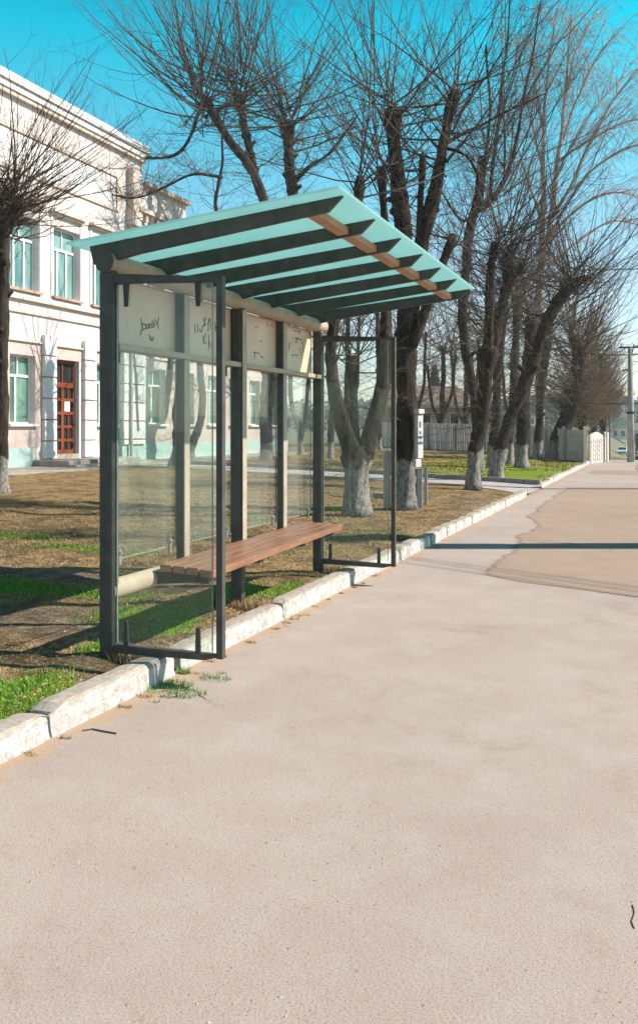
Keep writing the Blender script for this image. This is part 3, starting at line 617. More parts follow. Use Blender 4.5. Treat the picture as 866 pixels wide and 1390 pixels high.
# side frames
for yy, outer, ztp, zto, zbp, zbo, lab in ((Y0, -2.435, 2.53, 2.46, .185, .190, None), (Y4, -2.435, 2.50, 2.455, .225, .205, None)):
    x0 = PX + .05; x1 = outer
    sf = MB().box(x1 - .022, x1 + .02, yy - .022, yy + .022, zbo - .015, zto + .005).build('side_frame', M['steel'], sh, bevel=.003)
    MB().prism_y([(x0 - .02, ztp - .062), (x1 - .02, zto - .028), (x1 - .02, zto), (x0 - .02, ztp)], yy - .024, yy + .024).build('top_bar', M['steel'], sf)
    MB().prism_y([(x0 - .05, zbp - .048), (x1 - .10, zbo - .03), (x1 - .02, zbo - .008), (x1 - .02, zbo + .006), (x0 - .05, zbp + .008)], yy - .026, yy + .026).build('bottom_bar', M['steel'], sf)
    MB().box(x0 + .018, x1 - .06, yy - .004, yy + .004, zbp + .02, ztp - .075).build('glass_pane', M['glass'], sf)
    gz0, gz1 = zbp + .02, ztp - .075
    MB().box(x0 + .012, x0 + .0175, yy - .005, yy + .005, gz0, gz1).build('glass_edge', M['glass_edge'], sf)
    MB().box(x1 - .0595, x1 - .056, yy - .005, yy + .005, gz0, gz1).build('glass_edge', M['glass_edge'], sf)
    MB().box(x0 + .018, x1 - .06, yy - .0045, yy + .0045, gz1 + .0005, gz1 + .005).build('glass_edge', M['glass_edge'], sf)
    for cxp in (x0 + .09, x1 - .15):
        f = (cxp - x0) / (x1 - x0); zt = ztp - .06 + (zto - ztp + .034) * f; zb = zbp + (zbo - zbp) * f
        MB().prism_y([(cxp - .021, zt), (cxp + .021, zt), (cxp + .012, zt - .15), (cxp - .012, zt - .15)], yy - .018, yy - .006).cyl((cxp, yy - .024, zt - .135), (cxp, yy - .016, zt - .135), .010, 10).build('clip', M['steel_dark'], sf)
        MB().prism_y([(cxp - .018, zb), (cxp + .018, zb), (cxp + .014, zb + .155), (cxp, zb + .165), (cxp - .014, zb + .155)], yy - .018, yy - .006).build('clip', M['steel'], sf)
    MB().tube([(x0 - .005, yy - .03, .24), (x0 - .05, yy - .04, .20), (x0 - .04, yy - .045, .14), (x0 - .02, yy - .04, .12)], [.0022] * 4, 6).build('wire', M['steel_bare'], sf)
# bench
nb, nf = at_x(216, 766, -3.16), at_x(289, 775, -2.73)
fb_, ff = at_x(411, 708.5, -3.16), at_x(466, 711, -2.73)
U = (fb_ - nb); W = (nf - nb); W2 = (ff - fb_)
bench = None
mb = MB(); nbp = 4
for k in range(nbp):
    a0, a1 = k / nbp + .010, (k + 1) / nbp - .022
    dz = np.array([0, 0, -.05]); rz = np.array([0, 0, random.uniform(-.003, .003)])
    q = [nb + W * a0, nb + W * a1, fb_ + W2 * a1 + U * random.uniform(-.004, .004), fb_ + W2 * a0]
    mb.add([p + rz for p in q] + [p + rz + dz for p in q], [(0, 1, 2, 3), (7, 6, 5, 4), (0, 4, 5, 1), (1, 5, 6, 2), (2, 6, 7, 3), (3, 7, 4, 0)])
bench = mb.build('bench_seat', M['wood'], sh, bevel=.004)
for f in (0.015, 0.33, 0.66, 0.93):
    c0 = nb + U * f; c1 = nf + (ff - nf) * f
    uu = U / np.linalg.norm(U)
    mid = (c0 + c1) / 2
    MB().prism_y([(c0[0] - .05, .49), (c0[0] - .05, c0[2] - .052), (c1[0] - .05, c1[2] - .052), (c1[0] - .05, c1[2] - .085)], mid[1] - .02, mid[1] + .03).build('bracket', M['steel_dark'], bench)
# graffiti on the fascia and scratches, drawn on its street face
def scribble(strokes, w, mat, name, parent, px2, x=GXP + .0045):
    for st in strokes:
        mb = MB()
        P = [at_x(*px2(*p), x) for p in st]
        for a_, b_ in zip(P[:-1], P[1:]):
            d_ = b_ - a_; L = np.linalg.norm(d_)
            if L < 1e-4: continue
            u = d_ / L; nn = np.array([0, -u[2], u[1]])
            mb.obox((a_ + b_) / 2, u * (L / 2 + w * .4), nn * w / 2, (0.0012, 0, 0))
        mb.build(name, mat, parent)
z1 = lambda x, y: (160 + x / 5.773, 380 + y / 5.773)
z2 = lambda x, y: (300 + x / 5.773, 400 + y / 5.773)
boards = [o_ for o_ in sh.children if o_.name.startswith('fascia_board')]
scribble([[(180, 300), (186, 340), (192, 385)], [(178, 430), (180, 400), (200, 385), (222, 375), (215, 345), (196, 340), (192, 380)], [(222, 350), (240, 345), (240, 375), (225, 378), (222, 350)], [(248, 375), (250, 345), (262, 340), (262, 370)],
          [(262, 345), (280, 340), (280, 368), (264, 370)], [(288, 345), (290, 362)], [(284, 322), (287, 330)], [(270, 318), (273, 326)], [(292, 305), (308, 345)], [(322, 292), (312, 340), (318, 382)], [(246, 430), (256, 470)], [(262, 445), (264, 470), (276, 470), (278, 445)]], .0085, M['ink'], 'graffiti', boards[0], z1)
scribble([[(50, 300), (70, 280), (90, 300), (70, 318)], [(60, 340), (75, 385)], [(90, 335), (72, 360), (92, 385)], [(345, 410), (352, 440)], [(370, 400), (366, 440), (384, 430)], [(385, 415), (400, 430)]], .005, M['chalk'], 'scratches', boards[0], z1)
scribble([[(602, 345), (606, 415)], [(622, 350), (628, 410)], [(642, 385), (650, 405), (660, 395), (662, 360)], [(672, 300), (680, 350)], [(690, 285), (672, 360), (690, 345)], [(712, 300), (708, 400)], [(728, 380), (724, 300), (706, 340)],
          [(668, 430), (672, 500)], [(690, 420), (672, 470), (694, 500)], [(714, 430), (712, 545)], [(730, 520), (716, 480)], [(762, 330), (764, 400)], [(786, 310), (770, 370), (800, 350)], [(790, 380), (786, 470), (800, 430)]], .0085, M['ink'], 'graffiti', boards[1], z1)
scribble([[(262, 445), (264, 490)], [(258, 448), (305, 460)], [(312, 480), (330, 492)], [(310, 362), (320, 366)], [(360, 220), (366, 245)], [(398, 230), (404, 248)], [(270, 258), (286, 248)]], .007, M['ink'], 'graffiti', boards[2], z2)
scribble([[(500, 385), (518, 430), (512, 455)], [(536, 375), (532, 430)]], .0085, M['ink'], 'graffiti', boards[2], z2)
scribble([[(572, 280), (600, 286)], [(608, 290), (620, 284), (612, 310)], [(584, 335), (628, 350)], [(596, 340), (590, 372)], [(620, 412), (626, 470)], [(632, 380), (646, 372)], [(640, 385), (644, 440)], [(556, 470), (606, 474)], [(690, 290), (698, 318)]], .008, M['ink'], 'graffiti', boards[3], z2)
scribble([[(560, 490), (590, 496)], [(560, 484), (586, 486)]], .012, M['chalk'], 'scratches', boards[3], z2)

# ------------------------------------------------------------------ bare pollarded trees
def limb(mb, rows, d, n=16, knob=True, dd=0.0):
    big_ = knob and rows[0][2] > 8
    """rows: (px, py, width_px[, depth offset])"""
    pts = []
    for r in rows:
        q = d + (r[3] if len(r) > 3 else 0) + dd; p = at_d(r[0], r[1], q); pts.append((*p, .86 * r[2] / 2 / F_PX * q))
    S = spline(pts, 0.16)
    t_ = np.cumsum(np.r_[0, np.linalg.norm(np.diff(S[:, :3], axis=0), axis=1)])
    S[:, :3] += 0.022 * np.stack([np.sin(t_ * 2.1 + rng.uniform(0, 6)), np.sin(t_ * 2.7 + rng.uniform(0, 6)), 0 * t_], -1) * np.minimum(1, t_)[:, None]
    rad = S[:, 3] * (1 + 0.06 * np.sin(t_ * 3.1 + rng.uniform(0, 6)) + 0.06 * rng.uniform(-1, 1, len(t_)))
    if knob: rad = rad * (1 + 0.35 * np.exp(-((t_[-1] - t_ - .15) / .22) ** 2)); rad[-1] *= .75
    mb.tube(S[:, :3], np.maximum(rad, .006), n, noise=0.15)
    if big_ and len(S) > 8:
        for _ in range(int(t_[-1] * 1.3)):
            k = int(rng.integers(len(S) // 3, len(S) - 2)); a_ = rng.uniform(0, 6.28); r_ = rad[k]; u_ = np.array([math.cos(a_), math.sin(a_), rng.uniform(.1, .9)]); q_ = S[k, :3]
            mb.tube([q_ + u_ * r_ * .6, q_ + u_ * r_ * 1.15, q_ + u_ * r_ * rng.uniform(1.25, 1.9)], [r_ * .5, r_ * .42, r_ * .3], 8, noise=.2)
    return S
def whips(P0, U0, L, r0, up, S=7, wig=.05):
    """curved tapering shoots. P0,U0 (N,3); L,r0 (N)"""
    N = len(P0); P = np.zeros((N, S, 3)); P[:, 0] = P0; d = U0 / np.linalg.norm(U0, axis=1, keepdims=True)
    kink = rng.normal(0, wig, (N, S, 3))
    for s in range(1, S):
        d = d + np.array([0, 0, 1.0]) * (up[:, None] if isinstance(up, np.ndarray) else up) / S + kink[:, s]
        d /= np.linalg.norm(d, axis=1, keepdims=True); P[:, s] = P[:, s - 1] + d * (L / (S - 1))[:, None]
    R = r0[:, None] * np.linspace(1, .22, S)[None]
    return P, R
def side_from(P, R, per, lf, rf, spread=.8, up=.5, S=5, t0=.2, wig=.08):
    N, S0, _ = P.shape; idx = np.repeat(np.arange(N), per); t = rng.uniform(t0, .97, len(idx)) * (S0 - 1)
    i = np.minimum(t.astype(int), S0 - 2); f = (t - i)[:, None]
    p = P[idx, i] * (1 - f) + P[idx, i + 1] * f; d = P[idx, i + 1] - P[idx, i]; seg = np.linalg.norm(d, axis=1); d /= seg[:, None] + 1e-9
    u = d + rng.normal(0, spread, (len(idx), 3)); Lw = seg * (S0 - 1)
    L = Lw * lf * rng.uniform(.4, 1.2, len(idx)) * (1 - .5 * t / (S0 - 1)); r = np.maximum(R[idx, i] * rf, .0032)
    return whips(p, u, L, r, up, S, wig)
def head_shoots(p, n, L, r, flat=.9, upb=.25, axis=None):
    a = rng.uniform(0, 2 * math.pi, n); e_ = rng.uniform(-.35, 1.2, n)
    U0 = np.stack([np.cos(a) * np.cos(e_), np.sin(a) * np.cos(e_), np.sin(e_) + upb * .5], -1)
    P0 = p[None] + rng.normal(0, 1, (n, 3)) * np.array([.08, .08, .30]) * (r / .02) - np.array([0, 0, .12])
    return whips(P0, U0, L * rng.uniform(.45, 1.1, n), r * rng.uniform(.6, 1.35, n), np.clip(1.3 - e_ * .9, .15, 1.5) * flat * rng.uniform(.4, 1.2, n), 8, .06)
def limb_shoots(S, n, L, r, t0=.25, up=1.2):
    k = (rng.uniform(t0, 1, n) * (len(S) - 1)).astype(int); a = rng.uniform(0, 6.28, n)
    U0 = np.stack([np.cos(a), np.sin(a), rng.uniform(-.3, .6, n)], -1)
    return whips(S[k, :3], U0, L * rng.uniform(.3, 1.1, n), r * rng.uniform(.5, 1.1, n), up * rng.uniform(.0, 1.1, n), 7, .09)
def twig_object(name, sets, mat, parent):
    Vs, Qs, o_ = [], [], 0
    for P, R, n in sets:
        V, Q = tube_arrays(P, R, n); Vs.append(V); Qs.append(Q + o_); o_ += len(V)
    return mesh_obj(name, np.concatenate(Vs), np.concatenate(Qs), mat, parent)
NTREE = 0
def pollard(base, d, limbs, heads, label, bark_m='bark', L=4.0, r=.022, nsh=24, side=5, fuzz=40, fuzzL=1.4, third=0, group='pollarded lime trees', rootw=1.35, name='pollarded_tree', twig='twig', flat=.9, shelf=0):
    B = at_d(base[0], base[1], d); root = empty(name, tuple(B), label, 'tree', group)
    mb = MB(); Ss = [limb(mb, [(base[0], base[1] + 3, limbs[0][0][2] * rootw)] + limbs[0], d)]
    for l in limbs[1:]: Ss.append(limb(mb, l, d))
    tr = mb.build('trunk', M[bark_m], root); tr.data.shade_smooth()
    sets = []
    for h in heads:
        p = at_d(h[0], h[1], d + (h[2] if len(h) > 2 else 0)); n = int(.72 * (h[3] if len(h) > 3 else nsh)); LL = 1.38 * (h[4] if len(h) > 4 else L)
        P, R = head_shoots(p, n, LL, r, flat); sets.append((P, R, 4))
        P2, R2 = side_from(P, R, side, .55, .5, .6, .75, 7, t0=.12, wig=.12); sets.append((P2, R2, 3))
        P3, R3 = side_from(P2, R2, max(third, 1) + 1, .45, .6, .8, .3, 4); sets.append((P3, R3, 3))
    if fuzz:
        for S in Ss:
            n = int(fuzz * (1 if S is not Ss[0] else .6))
            n = int(n * .95); P, R = limb_shoots(S, n, fuzzL, r * .5, .35 if S is Ss[0] else .1); sets.append((P, R, 3))
            P2, R2 = side_from(P, R, 5, .6, .6, .9, .0, 5, wig=.2); sets.append((P2, R2, 3))
            if fuzz > 115: P3, R3 = side_from(P2, R2, 2, .6, .7, 1.0, -.2, 4, wig=.25); sets.append((P3, R3, 3))
    tw = twig_object('shoots', sets, M[twig], root)
    return root, Ss

# T1: left edge of the picture
pollard((2, 673), 17.5, [[(2, 640, 21), (3, 540, 19), (3, 440, 18), (5, 340, 20), (5, 285, 24)], [(5, 320, 12), (22, 290, 12), (30, 275, 12)], [(2, 320, 12), (-20, 285, 14)]],
        [(5, 275, 0, 90, 2.9), (25, 272, .2, 56, 2.4), (-20, 280, -.2, 40, 2.6), (15, 300, .2, 40, 1.7)], 'slim pollarded tree with whitewashed foot at the left edge before the pale house', r=.017, side=6, fuzz=26, fuzzL=1.3, flat=.7)
# the tree whose three heads stand over the shelter roof
r0, _ = pollard((362, 626), 34.0, [[(362, 610, 20), (362, 560, 21), (364, 510, 24), (364, 470, 26), (364, 420, 22)], [(364, 440, 20), (362, 350, 20), (360, 280, 15), (338, 225, 14), (312, 190, 13), (290, 155, 13), (276, 132, 14)],
         [(352, 262, 11, .5), (342, 215, 12, .6), (330, 165, 12, .7), (326, 125, 15, .7)], [(370, 440, 18, 1), (390, 350, 17, 1.5), (396, 270, 17, 1.8), (392, 200, 16, 1.8), (388, 163, 18, 1.8)],
         [(398, 250, 6, 1.8), (420, 225, 6, 1.8), (450, 205, 4, 2), (482, 160, 3, 2)], [(372, 430, 7, -1), (330, 340, 6, -1.3), (296, 290, 6, -1.5), (296, 250, 5, -1.5), (302, 215, 4, -1.5), (303, 170, 2.5, -1.5), (310, 110, 1.2, -1.5)],
         [(270, 150, 6, 0), (256, 190, 5, 0), (236, 210, 5, -.3), (200, 214, 4, -.6), (150, 208, 2.5, -.8), (118, 190, 1.5, -1)], [(302, 240, 5, -1.5), (262, 236, 4, -1.8), (220, 255, 3.5, -2), (180, 268, 3, -2.2), (132, 258, 2, -2.4)]],
        [(276, 135, 0, 62, 5.4), (327, 125, .7, 56, 5.4), (390, 165, 1.8, 60, 5.4), (276, 150, 0, 14, 4.2), (390, 200, 1.8, 16, 4.0)],
        'tall pollarded tree whose three knobbly heads show above the left of the roof', 'bark_far', r=.034, side=7, fuzz=75, fuzzL=2.6, third=2)
# trees seen through the shelter glass
pollard((243, 638), 28.2, [[(243, 620, 26), (244, 580, 22), (246, 530, 19), (248, 470, 18), (250, 400, 17), (250, 340, 18)]], [(250, 345, 0, 24, 2.2)], 'dark straight tree seen through the shelter glass, nearest before the house front', 'bark_far', r=.026, side=5, fuzz=60, fuzzL=2.4)
pollard((258, 631), 32.0, [[(258, 615, 14), (262, 600, 13), (272, 570, 12), (275, 540, 11), (272, 500, 11), (270, 430, 11), (272, 370, 12)]], [(272, 370, 0, 22, 2.2)], 'thin bent tree seen through the shelter glass beside the straight one', 'bark_far', r=.026, side=5, fuzz=60, fuzzL=2.4)
pollard((408, 618), 41, [[(408, 605, 10), (408, 585, 11), (402, 570, 8), (396, 550, 7), (394, 500, 7), (392, 430, 6)], [(408, 588, 8), (414, 565, 7), (418, 530, 6), (420, 480, 6), (418, 430, 6)]], [(392, 440), (418, 440)], 'small forked whitewashed tree seen through the shelter glass near the end of the house', 'bark_far', r=.03, side=4, fuzz=30, fuzzL=2, nsh=20, L=3)
pollard((449, 623), 36.5, [[(449, 610, 10), (450, 590, 11), (451, 540, 10), (450, 470, 9), (450, 400, 9)]], [(450, 410)], 'thin tree with whitewashed foot seen just right of the far shelter post', 'bark_far', r=.03, side=5, fuzz=40, fuzzL=2.4, nsh=26, L=3.4)
pollard((515, 612), 50, [[(515, 600, 8), (515, 570, 8), (514, 500, 8), (512, 430, 7), (510, 380, 8)]], [(510, 385)], 'far slender tree standing between the forked tree and the big dark trunk', 'bark_far', r=.035, side=5, fuzz=40, fuzzL=3, nsh=24, L=4)
# T3 : stout forked tree behind the far side frame
pollard((484, 700), 14.2, [[(484, 675, 42), (485, 640, 38), (486, 605, 42)], [(478, 615, 30, -.1), (466, 580, 24, -.2), (457, 540, 22, -.3), (452, 500, 19, -.35), (450, 465, 18, -.4), (462, 380, 14, -.4), (484, 300, 12, -.4), (490, 238, 12, -.4)],
         [(484, 620, 18, .1), (481, 570, 14, .2), (481, 520, 13, .3), (480, 482, 18, .3)], [(494, 620, 30, 0), (506, 570, 25, .1), (518, 525, 24, .2), (524, 470, 22, .3), (526, 420, 17, .4), (522, 320, 13, .5), (518, 226, 12, .5)]],
        [(480, 480, .3, 22, 1.5), (490, 240, -.4, 26, 2.6), (518, 228, .5, 26, 2.6), (452, 470, -.4, 14, 1.6)], 'stout tree forking low, seen through the glass of the far side frame', r=.013, side=5, third=1, fuzz=26, fuzzL=1.1, rootw=1.3)
# T4 : big dark tree right of the far side frame
pollard((552, 691), 15.3, [[(552, 670, 36), (552, 630, 31), (551, 560, 33), (552, 480, 34), (556, 420, 34), (556, 360, 30)], [(552, 400, 26, .2), (549, 330, 26, .3), (541, 270, 25, .3), (537, 210, 23, .3), (535, 165, 22, .3), (535, 148, 25, .3)],
         [(562, 400, 24, -.2), (572, 330, 22, -.3), (588, 265, 20, -.3), (600, 205, 17, -.3), (610, 160, 15, -.3), (619, 122, 14, -.3)], [(570, 340, 11, -.3), (571, 280, 10, -.4), (573, 212, 10, -.4)],
         [(560, 470, 16, -.2), (585, 400, 14, -.2), (605, 350, 12, -.2), (616, 318, 13, -.2)], [(604, 195, 6, -.3), (625, 182, 6, -.2), (650, 172, 5, 0), (690, 150, 3, .2), (740, 125, 2, .4)], [(602, 200, 6, -.3), (632, 210, 5, -.4), (650, 250, 4, -.5), (632, 300, 3.5, -.6), (600, 260, 2, -.6)]],
        [(535, 155, .3, 40, 2.7), (618, 130, -.3, 30, 2.7), (606, 190, -.3, 22, 2.6), (573, 215, -.4, 8, 1.6), (616, 322, -.2, 10, 1.3), (540, 250, .3, 14, 2.0)], 'massive dark tree with two thick stumps above the roof, right of the far side frame', r=.0165, side=6, third=2, fuzz=40, fuzzL=1.3, rootw=1.3)
# tree whose branch heads show between the big tree and the leaning ones
pollard((643, 662), 20.6, [[(643, 645, 24), (645, 615, 20), (652, 570, 22), (658, 520, 24), (664, 470, 24)], [(662, 490, 18), (663, 440, 15), (664, 390, 12), (670, 345, 11), (674, 328, 13)], [(666, 490, 18, .3), (676, 440, 17, .4), (684, 395, 15, .5), (690, 350, 14, .5), (691, 342, 17, .5)],
         [(686, 400, 8, .5), (700, 372, 8, .5), (712, 356, 8, .4)]], [(674, 328, 0, 30, 2.9), (691, 342, .5, 32, 3.0), (712, 356, .4, 14, 2.2), (664, 440, 0, 16, 2)],
        'upright dark tree with a burl on its whitewashed foot, by the corner of the path', r=.018, side=6, third=2, fuzz=110, fuzzL=1.9)
pollard((620, 655), 24.5, [[(622, 420, 14), (632, 350, 14), (640, 300, 14), (650, 255, 13), (658, 212, 13)], [(646, 280, 10), (662, 274, 9), (684, 246, 7), (700, 200, 5), (722, 120, 3), (742, 30, 2)], [(660, 276, 6), (672, 200, 4), (686, 90, 3), (694, -10, 2)], [(652, 282, 6), (660, 150, 4), (655, 60, 3)]],
        [(658, 215, 0, 22, 3.4), (684, 248, 0, 16, 4.2), (640, 300, 0, 10, 2.5)], 'tree behind the roof corner with one sawn stump and long upright shoots', r=.022, side=5, third=1, fuzz=30, fuzzL=2.0) if False else None
pollard((650, 640), 27.5, [[(650, 600, 14), (640, 520, 14), (628, 430, 15), (634, 350, 14), (640, 300, 14), (650, 255, 13), (657, 212, 13)], [(646, 285, 11), (662, 276, 10), (684, 246, 8), (698, 200, 6), (712, 130, 4), (728, 40, 2.5), (735, 0, 2)], [(664, 274, 6), (672, 200, 5), (684, 90, 3), (694, -10, 2)], [(652, 282, 6), (664, 160, 4), (660, 60, 3)]],
        [(658, 215, 0, 28, 4.2), (686, 246, 0, 22, 4.8), (640, 300, 0, 12, 3)], 'tree behind the roof corner with one sawn stump and long upright shoots', 'bark', r=.024, side=6, third=2, fuzz=60, fuzzL=2.4)
# tree standing just outside the right edge: its trunk and crown shade the pavement and the verge
pollard((1150, 740), 11.3, [[(1150, 700, 34), (1148, 600, 32), (1153, 420, 30), (1149, 260, 30), (1150, 150, 30)], [(1150, 170, 20), (1130, 60, 18), (1110, -40, 18), (1100, -110, 20)], [(1150, 170, 20), (1175, 50, 18), (1195, -50, 18), (1200, -140, 20)]],
        [(1100, -110, 0, 50, 2.1), (1200, -140, 0, 50, 2.1), (1150, 120, 0, 24, 1.6)], 'tree outside the right edge that throws the broad dark trunk shadow over the pavement', r=.016, side=5, third=1, fuzz=30, fuzzL=1.3)
# leaning trees and their neighbours down the pavement
pollard((673, 652), 23.8, [[(674, 635, 22), (680, 610, 20), (690, 575, 19), (702, 545, 19), (716, 508, 20), (728, 475, 19), (742, 440, 18), (756, 412, 17), (768, 392, 18), (776, 380, 22)], [(764, 398, 9), (782, 385, 9), (792, 376, 9)]],
        [(776, 378, 0, 44, 3.4), (790, 376, .2, 18, 3.0), (756, 412, 0, 12, 2.2)], 'tree leaning strongly to the right, its knobbly head against the sky', r=.021, side=6, third=1, fuzz=90, fuzzL=2.2, flat=.8)
pollard((666, 636), 31, [[(667, 620, 14), (670, 590, 14), (674, 540, 14), (678, 480, 13), (682, 420, 14)]], [(682, 420)], 'dark tree half hidden between the burled tree and the leaning tree', r=.03, side=6, fuzz=100, fuzzL=2.8, nsh=34, L=4)
pollard((691, 630), 34.3, [[(692, 615, 12), (694, 580, 12), (697, 520, 12), (700, 450, 11), (702, 400, 12)]], [(702, 400)], 'narrow tree standing just behind the foot of the leaning tree', 'bark_far', r=.03, side=6, fuzz=100, fuzzL=3, nsh=34, L=4.2)
pollard((708, 635), 31.6, [[(708, 615, 20), (709, 585, 19), (712, 540, 17), (716, 480, 15), (722, 430, 15)]], [(722, 430)], 'thick upright tree with whitewashed foot on the bright far lawn', r=.028, side=6, fuzz=120, fuzzL=2.8, nsh=34, L=3.8)
pollard((730, 625), 39.2, [[(730, 612, 14), (731, 590, 13), (733, 550, 12), (738, 500, 12), (742, 460, 13)]], [(742, 460)], 'slimmer tree before the grey board fence, second from the white gate', 'bark_far', r=.033, side=6, fuzz=110, fuzzL=3, nsh=34, L=4)
pollard((752, 622), 41.0, [[(754, 612, 24), (760, 592, 26), (772, 565, 24), (780, 545, 20), (786, 510, 16), (792, 470, 15)], [(776, 560, 16), (783, 520, 12), (780, 480, 10), (776, 455, 10)]], [(792, 475, 0, 50, 4), (778, 455, 0, 36, 4)], 'broad leaning tree beside the fence nearest the white gate', 'bark_far', r=.033, side=7, fuzz=120, fuzzL=3.2, twig='twig_brown')
for (bx_, d_, hy, lab) in ((790, 47, 500, 'brown twiggy tree rising over the fence behind the leaning one'), (806, 53, 470, 'brown dense tree above the white gate'), (818, 60, 520, 'lowest brown tree at the far end of the row, next to the street lamp')):
    ll = hy
    pollard((bx_, 622), d_, [[(bx_, 600, 10), (bx_ + 1, 560, 9), (bx_ - 1, ll + 20, 8), (bx_, ll, 8)], [(bx_, 570, 6), (bx_ + 8, 530, 6), (bx_ + 10, ll + 10, 6)], [(bx_, 580, 6), (bx_ - 12, 545, 6), (bx_ - 14, ll + 25, 6)]],
            [(bx_, ll, 0, 44, 2.6), (bx_ + 7, ll + 15, 0, 34, 2.3), (bx_ - 14, ll + 25, 0, 40, 3.0), (bx_ - 4, 560, 0, 50, 2.6)], lab, 'bark_far', r=.035, side=7, fuzz=190, fuzzL=2.3, group='brown trees behind the fence', name='bare_tree', twig='twig_brown')
for (bx_, d_, hy, lab) in ((600, 66, 470, 'bare tree behind the fence left of the pink house windows'), (632, 70, 450, 'bare tree behind the fence to the right of the pink house windows'), (560, 64, 440, 'bare tree behind the fence hidden by the massive dark trunk'), (470, 62, 420, 'bare tree far behind the forked tree'), (700, 64, 440, 'bare tree over the fence behind the leaning trees')):
    pollard((bx_, 612), d_, [[(bx_, 600, 9), (bx_, 560, 8), (bx_ + 2, hy + 20, 7), (bx_, hy, 6)], [(bx_, 570, 6), (bx_ + 14, 530, 5), (bx_ + 18, hy + 10, 4)], [(bx_, 580, 6), (bx_ - 14, 545, 5), (bx_ - 20, hy + 25, 4)]],
            [(bx_, hy, 0, 30, 4.5), (bx_ + 18, hy + 15, 0, 22, 4), (bx_ - 20, hy + 25, 0, 22, 4)], lab, 'bark_far', r=.035, side=6, fuzz=80, fuzzL=3.6, group='bare trees behind the fence', name='bare_tree', twig='twig_brown')

# birch with hanging twigs
B = at_d(733, 624, 46); root = empty('birch_tree', tuple(B), 'very tall pale birch with weeping twigs rising above the row', 'tree')
mb = MB(); d = 46
S1 = limb(mb, [(733, 624, 14), (733, 560, 13), (732, 480, 12), (732, 410, 11), (735, 340, 10), (737, 270, 8), (737, 200, 6), (741, 120, 4), (750, 50, 2.5), (756, 10, 1.2)], d, knob=False)
S2 = limb(mb, [(736, 360, 9), (746, 310, 8.5), (754, 240, 7), (762, 180, 5.5), (768, 120, 4), (772, 60, 2.6), (776, 20, 1.3)], d, knob=False)
subs = []
for rows in ([(748, 300, 7), (775, 250, 7), (800, 195, 6), (830, 140, 4), (862, 95, 2)], [(760, 200, 6), (785, 130, 5), (815, 70, 4), (842, 40, 2)], [(740, 330, 7), (775, 290, 6), (815, 265, 5), (850, 262, 3), (890, 280, 2)],
             [(745, 320, 6), (790, 245, 5), (840, 205, 4), (880, 195, 2)], [(737, 230, 6), (720, 160, 4), (708, 100, 3), (700, 60, 2)], [(764, 160, 5), (776, 90, 4), (795, 40, 3), (812, 15, 2)], [(735, 300, 6), (715, 240, 4), (700, 190, 3), (688, 150, 2)],
             [(738, 370, 6), (780, 330, 5), (830, 300, 4), (872, 305, 2)], [(750, 250, 5), (790, 170, 4), (840, 110, 3), (885, 80, 2)], [(738, 180, 5), (726, 110, 3), (722, 50, 2)], [(756, 220, 5), (800, 190, 4), (850, 165, 3), (890, 160, 2)]):
    dd = rng.uniform(-2.5, 2.5); rw = [(a_, b_, w_ * .72, dd * i / 3) for i, (a_, b_, w_) in enumerate(rows)]
    subs.append(limb(mb, rw, d, 8, knob=False))
tr = mb.build('trunk', M['birch'], root); tr.data.shade_smooth()
sets = []
for S in [S1, S2] + subs:
    big = S is S1 or S is S2; t0 = .55 if big else .15; n = 34 if big else 28
    k = (rng.uniform(t0, 1, n) * (len(S) - 1)).astype(int); a = rng.uniform(0, 6.28, n); k2 = np.minimum(k + 1, len(S) - 1); fw = S[k2, :3] - S[k, :3]; fw /= np.linalg.norm(fw, axis=1, keepdims=True) + 1e-6
    U0 = fw * .9 + np.stack([np.cos(a) * .6, np.sin(a) * .6, rng.uniform(.0, .5, n)], -1)
    P, R = whips(S[k, :3], U0, rng.uniform(1.2, 3.2, n), np.full(n, .022), -.2, 7, .08); sets.append((P, R, 3))
    P2, R2 = side_from(P, R, 6, .85, .5, .5, -1.9, 7, t0=.2, wig=.05); R2 = np.maximum(R2, .006); sets.append((P2, R2, 3))
    P3, R3 = side_from(P2, R2, 2, .7, .8, .35, -1.2, 5); R3 = np.maximum(R3, .005); sets.append((P3, R3, 3))
twig_object('hanging_twigs', sets, M['twig_birch'], root)

# ------------------------------------------------------------------ the pale house
XB = -19.0
hs = empty('school_house', (XB, 24, .3), 'long pale two storey house with white rusticated piers left behind the shelter', 'building')
def facade(name, x, y0, y1, z0, z1, openings, mat, parent, depth=.30):
    ysb = sorted({y0, y1} | {v for o_ in openings for v in o_[:2]}); zsb = sorted({z0, z1} | {v for o_ in openings for v in o_[2:4]})
    mb = MB()
    for a_, b_ in zip(ysb[:-1], ysb[1:]):
        for c_, d_ in zip(zsb[:-1], zsb[1:]):
            ym, zm = (a_ + b_) / 2, (c_ + d_) / 2
            if any(o_[0] < ym < o_[1] and o_[2] < zm < o_[3] for o_ in openings): continue
            mb.add([(x, a_, c_), (x, b_, c_), (x, b_, d_), (x, a_, d_)], [(0, 1, 2, 3)])
    for (a_, b_, c_, d_) in [o_[:4] for o_ in openings]:
        q = x - depth
        mb.add([(x, a_, c_), (q, a_, c_), (q, a_, d_), (x, a_, d_)], [(0, 1, 2, 3)]); mb.add([(x, b_, c_), (q, b_, c_), (q, b_, d_), (x, b_, d_)], [(3, 2, 1, 0)])
        mb.add([(x, a_, d_), (q, a_, d_), (q, b_, d_), (x, b_, d_)], [(0, 1, 2, 3)]); mb.add([(x, a_, c_), (q, a_, c_), (q, b_, c_), (x, b_, c_)], [(3, 2, 1, 0)])
    return mb.build(name, mat, parent)
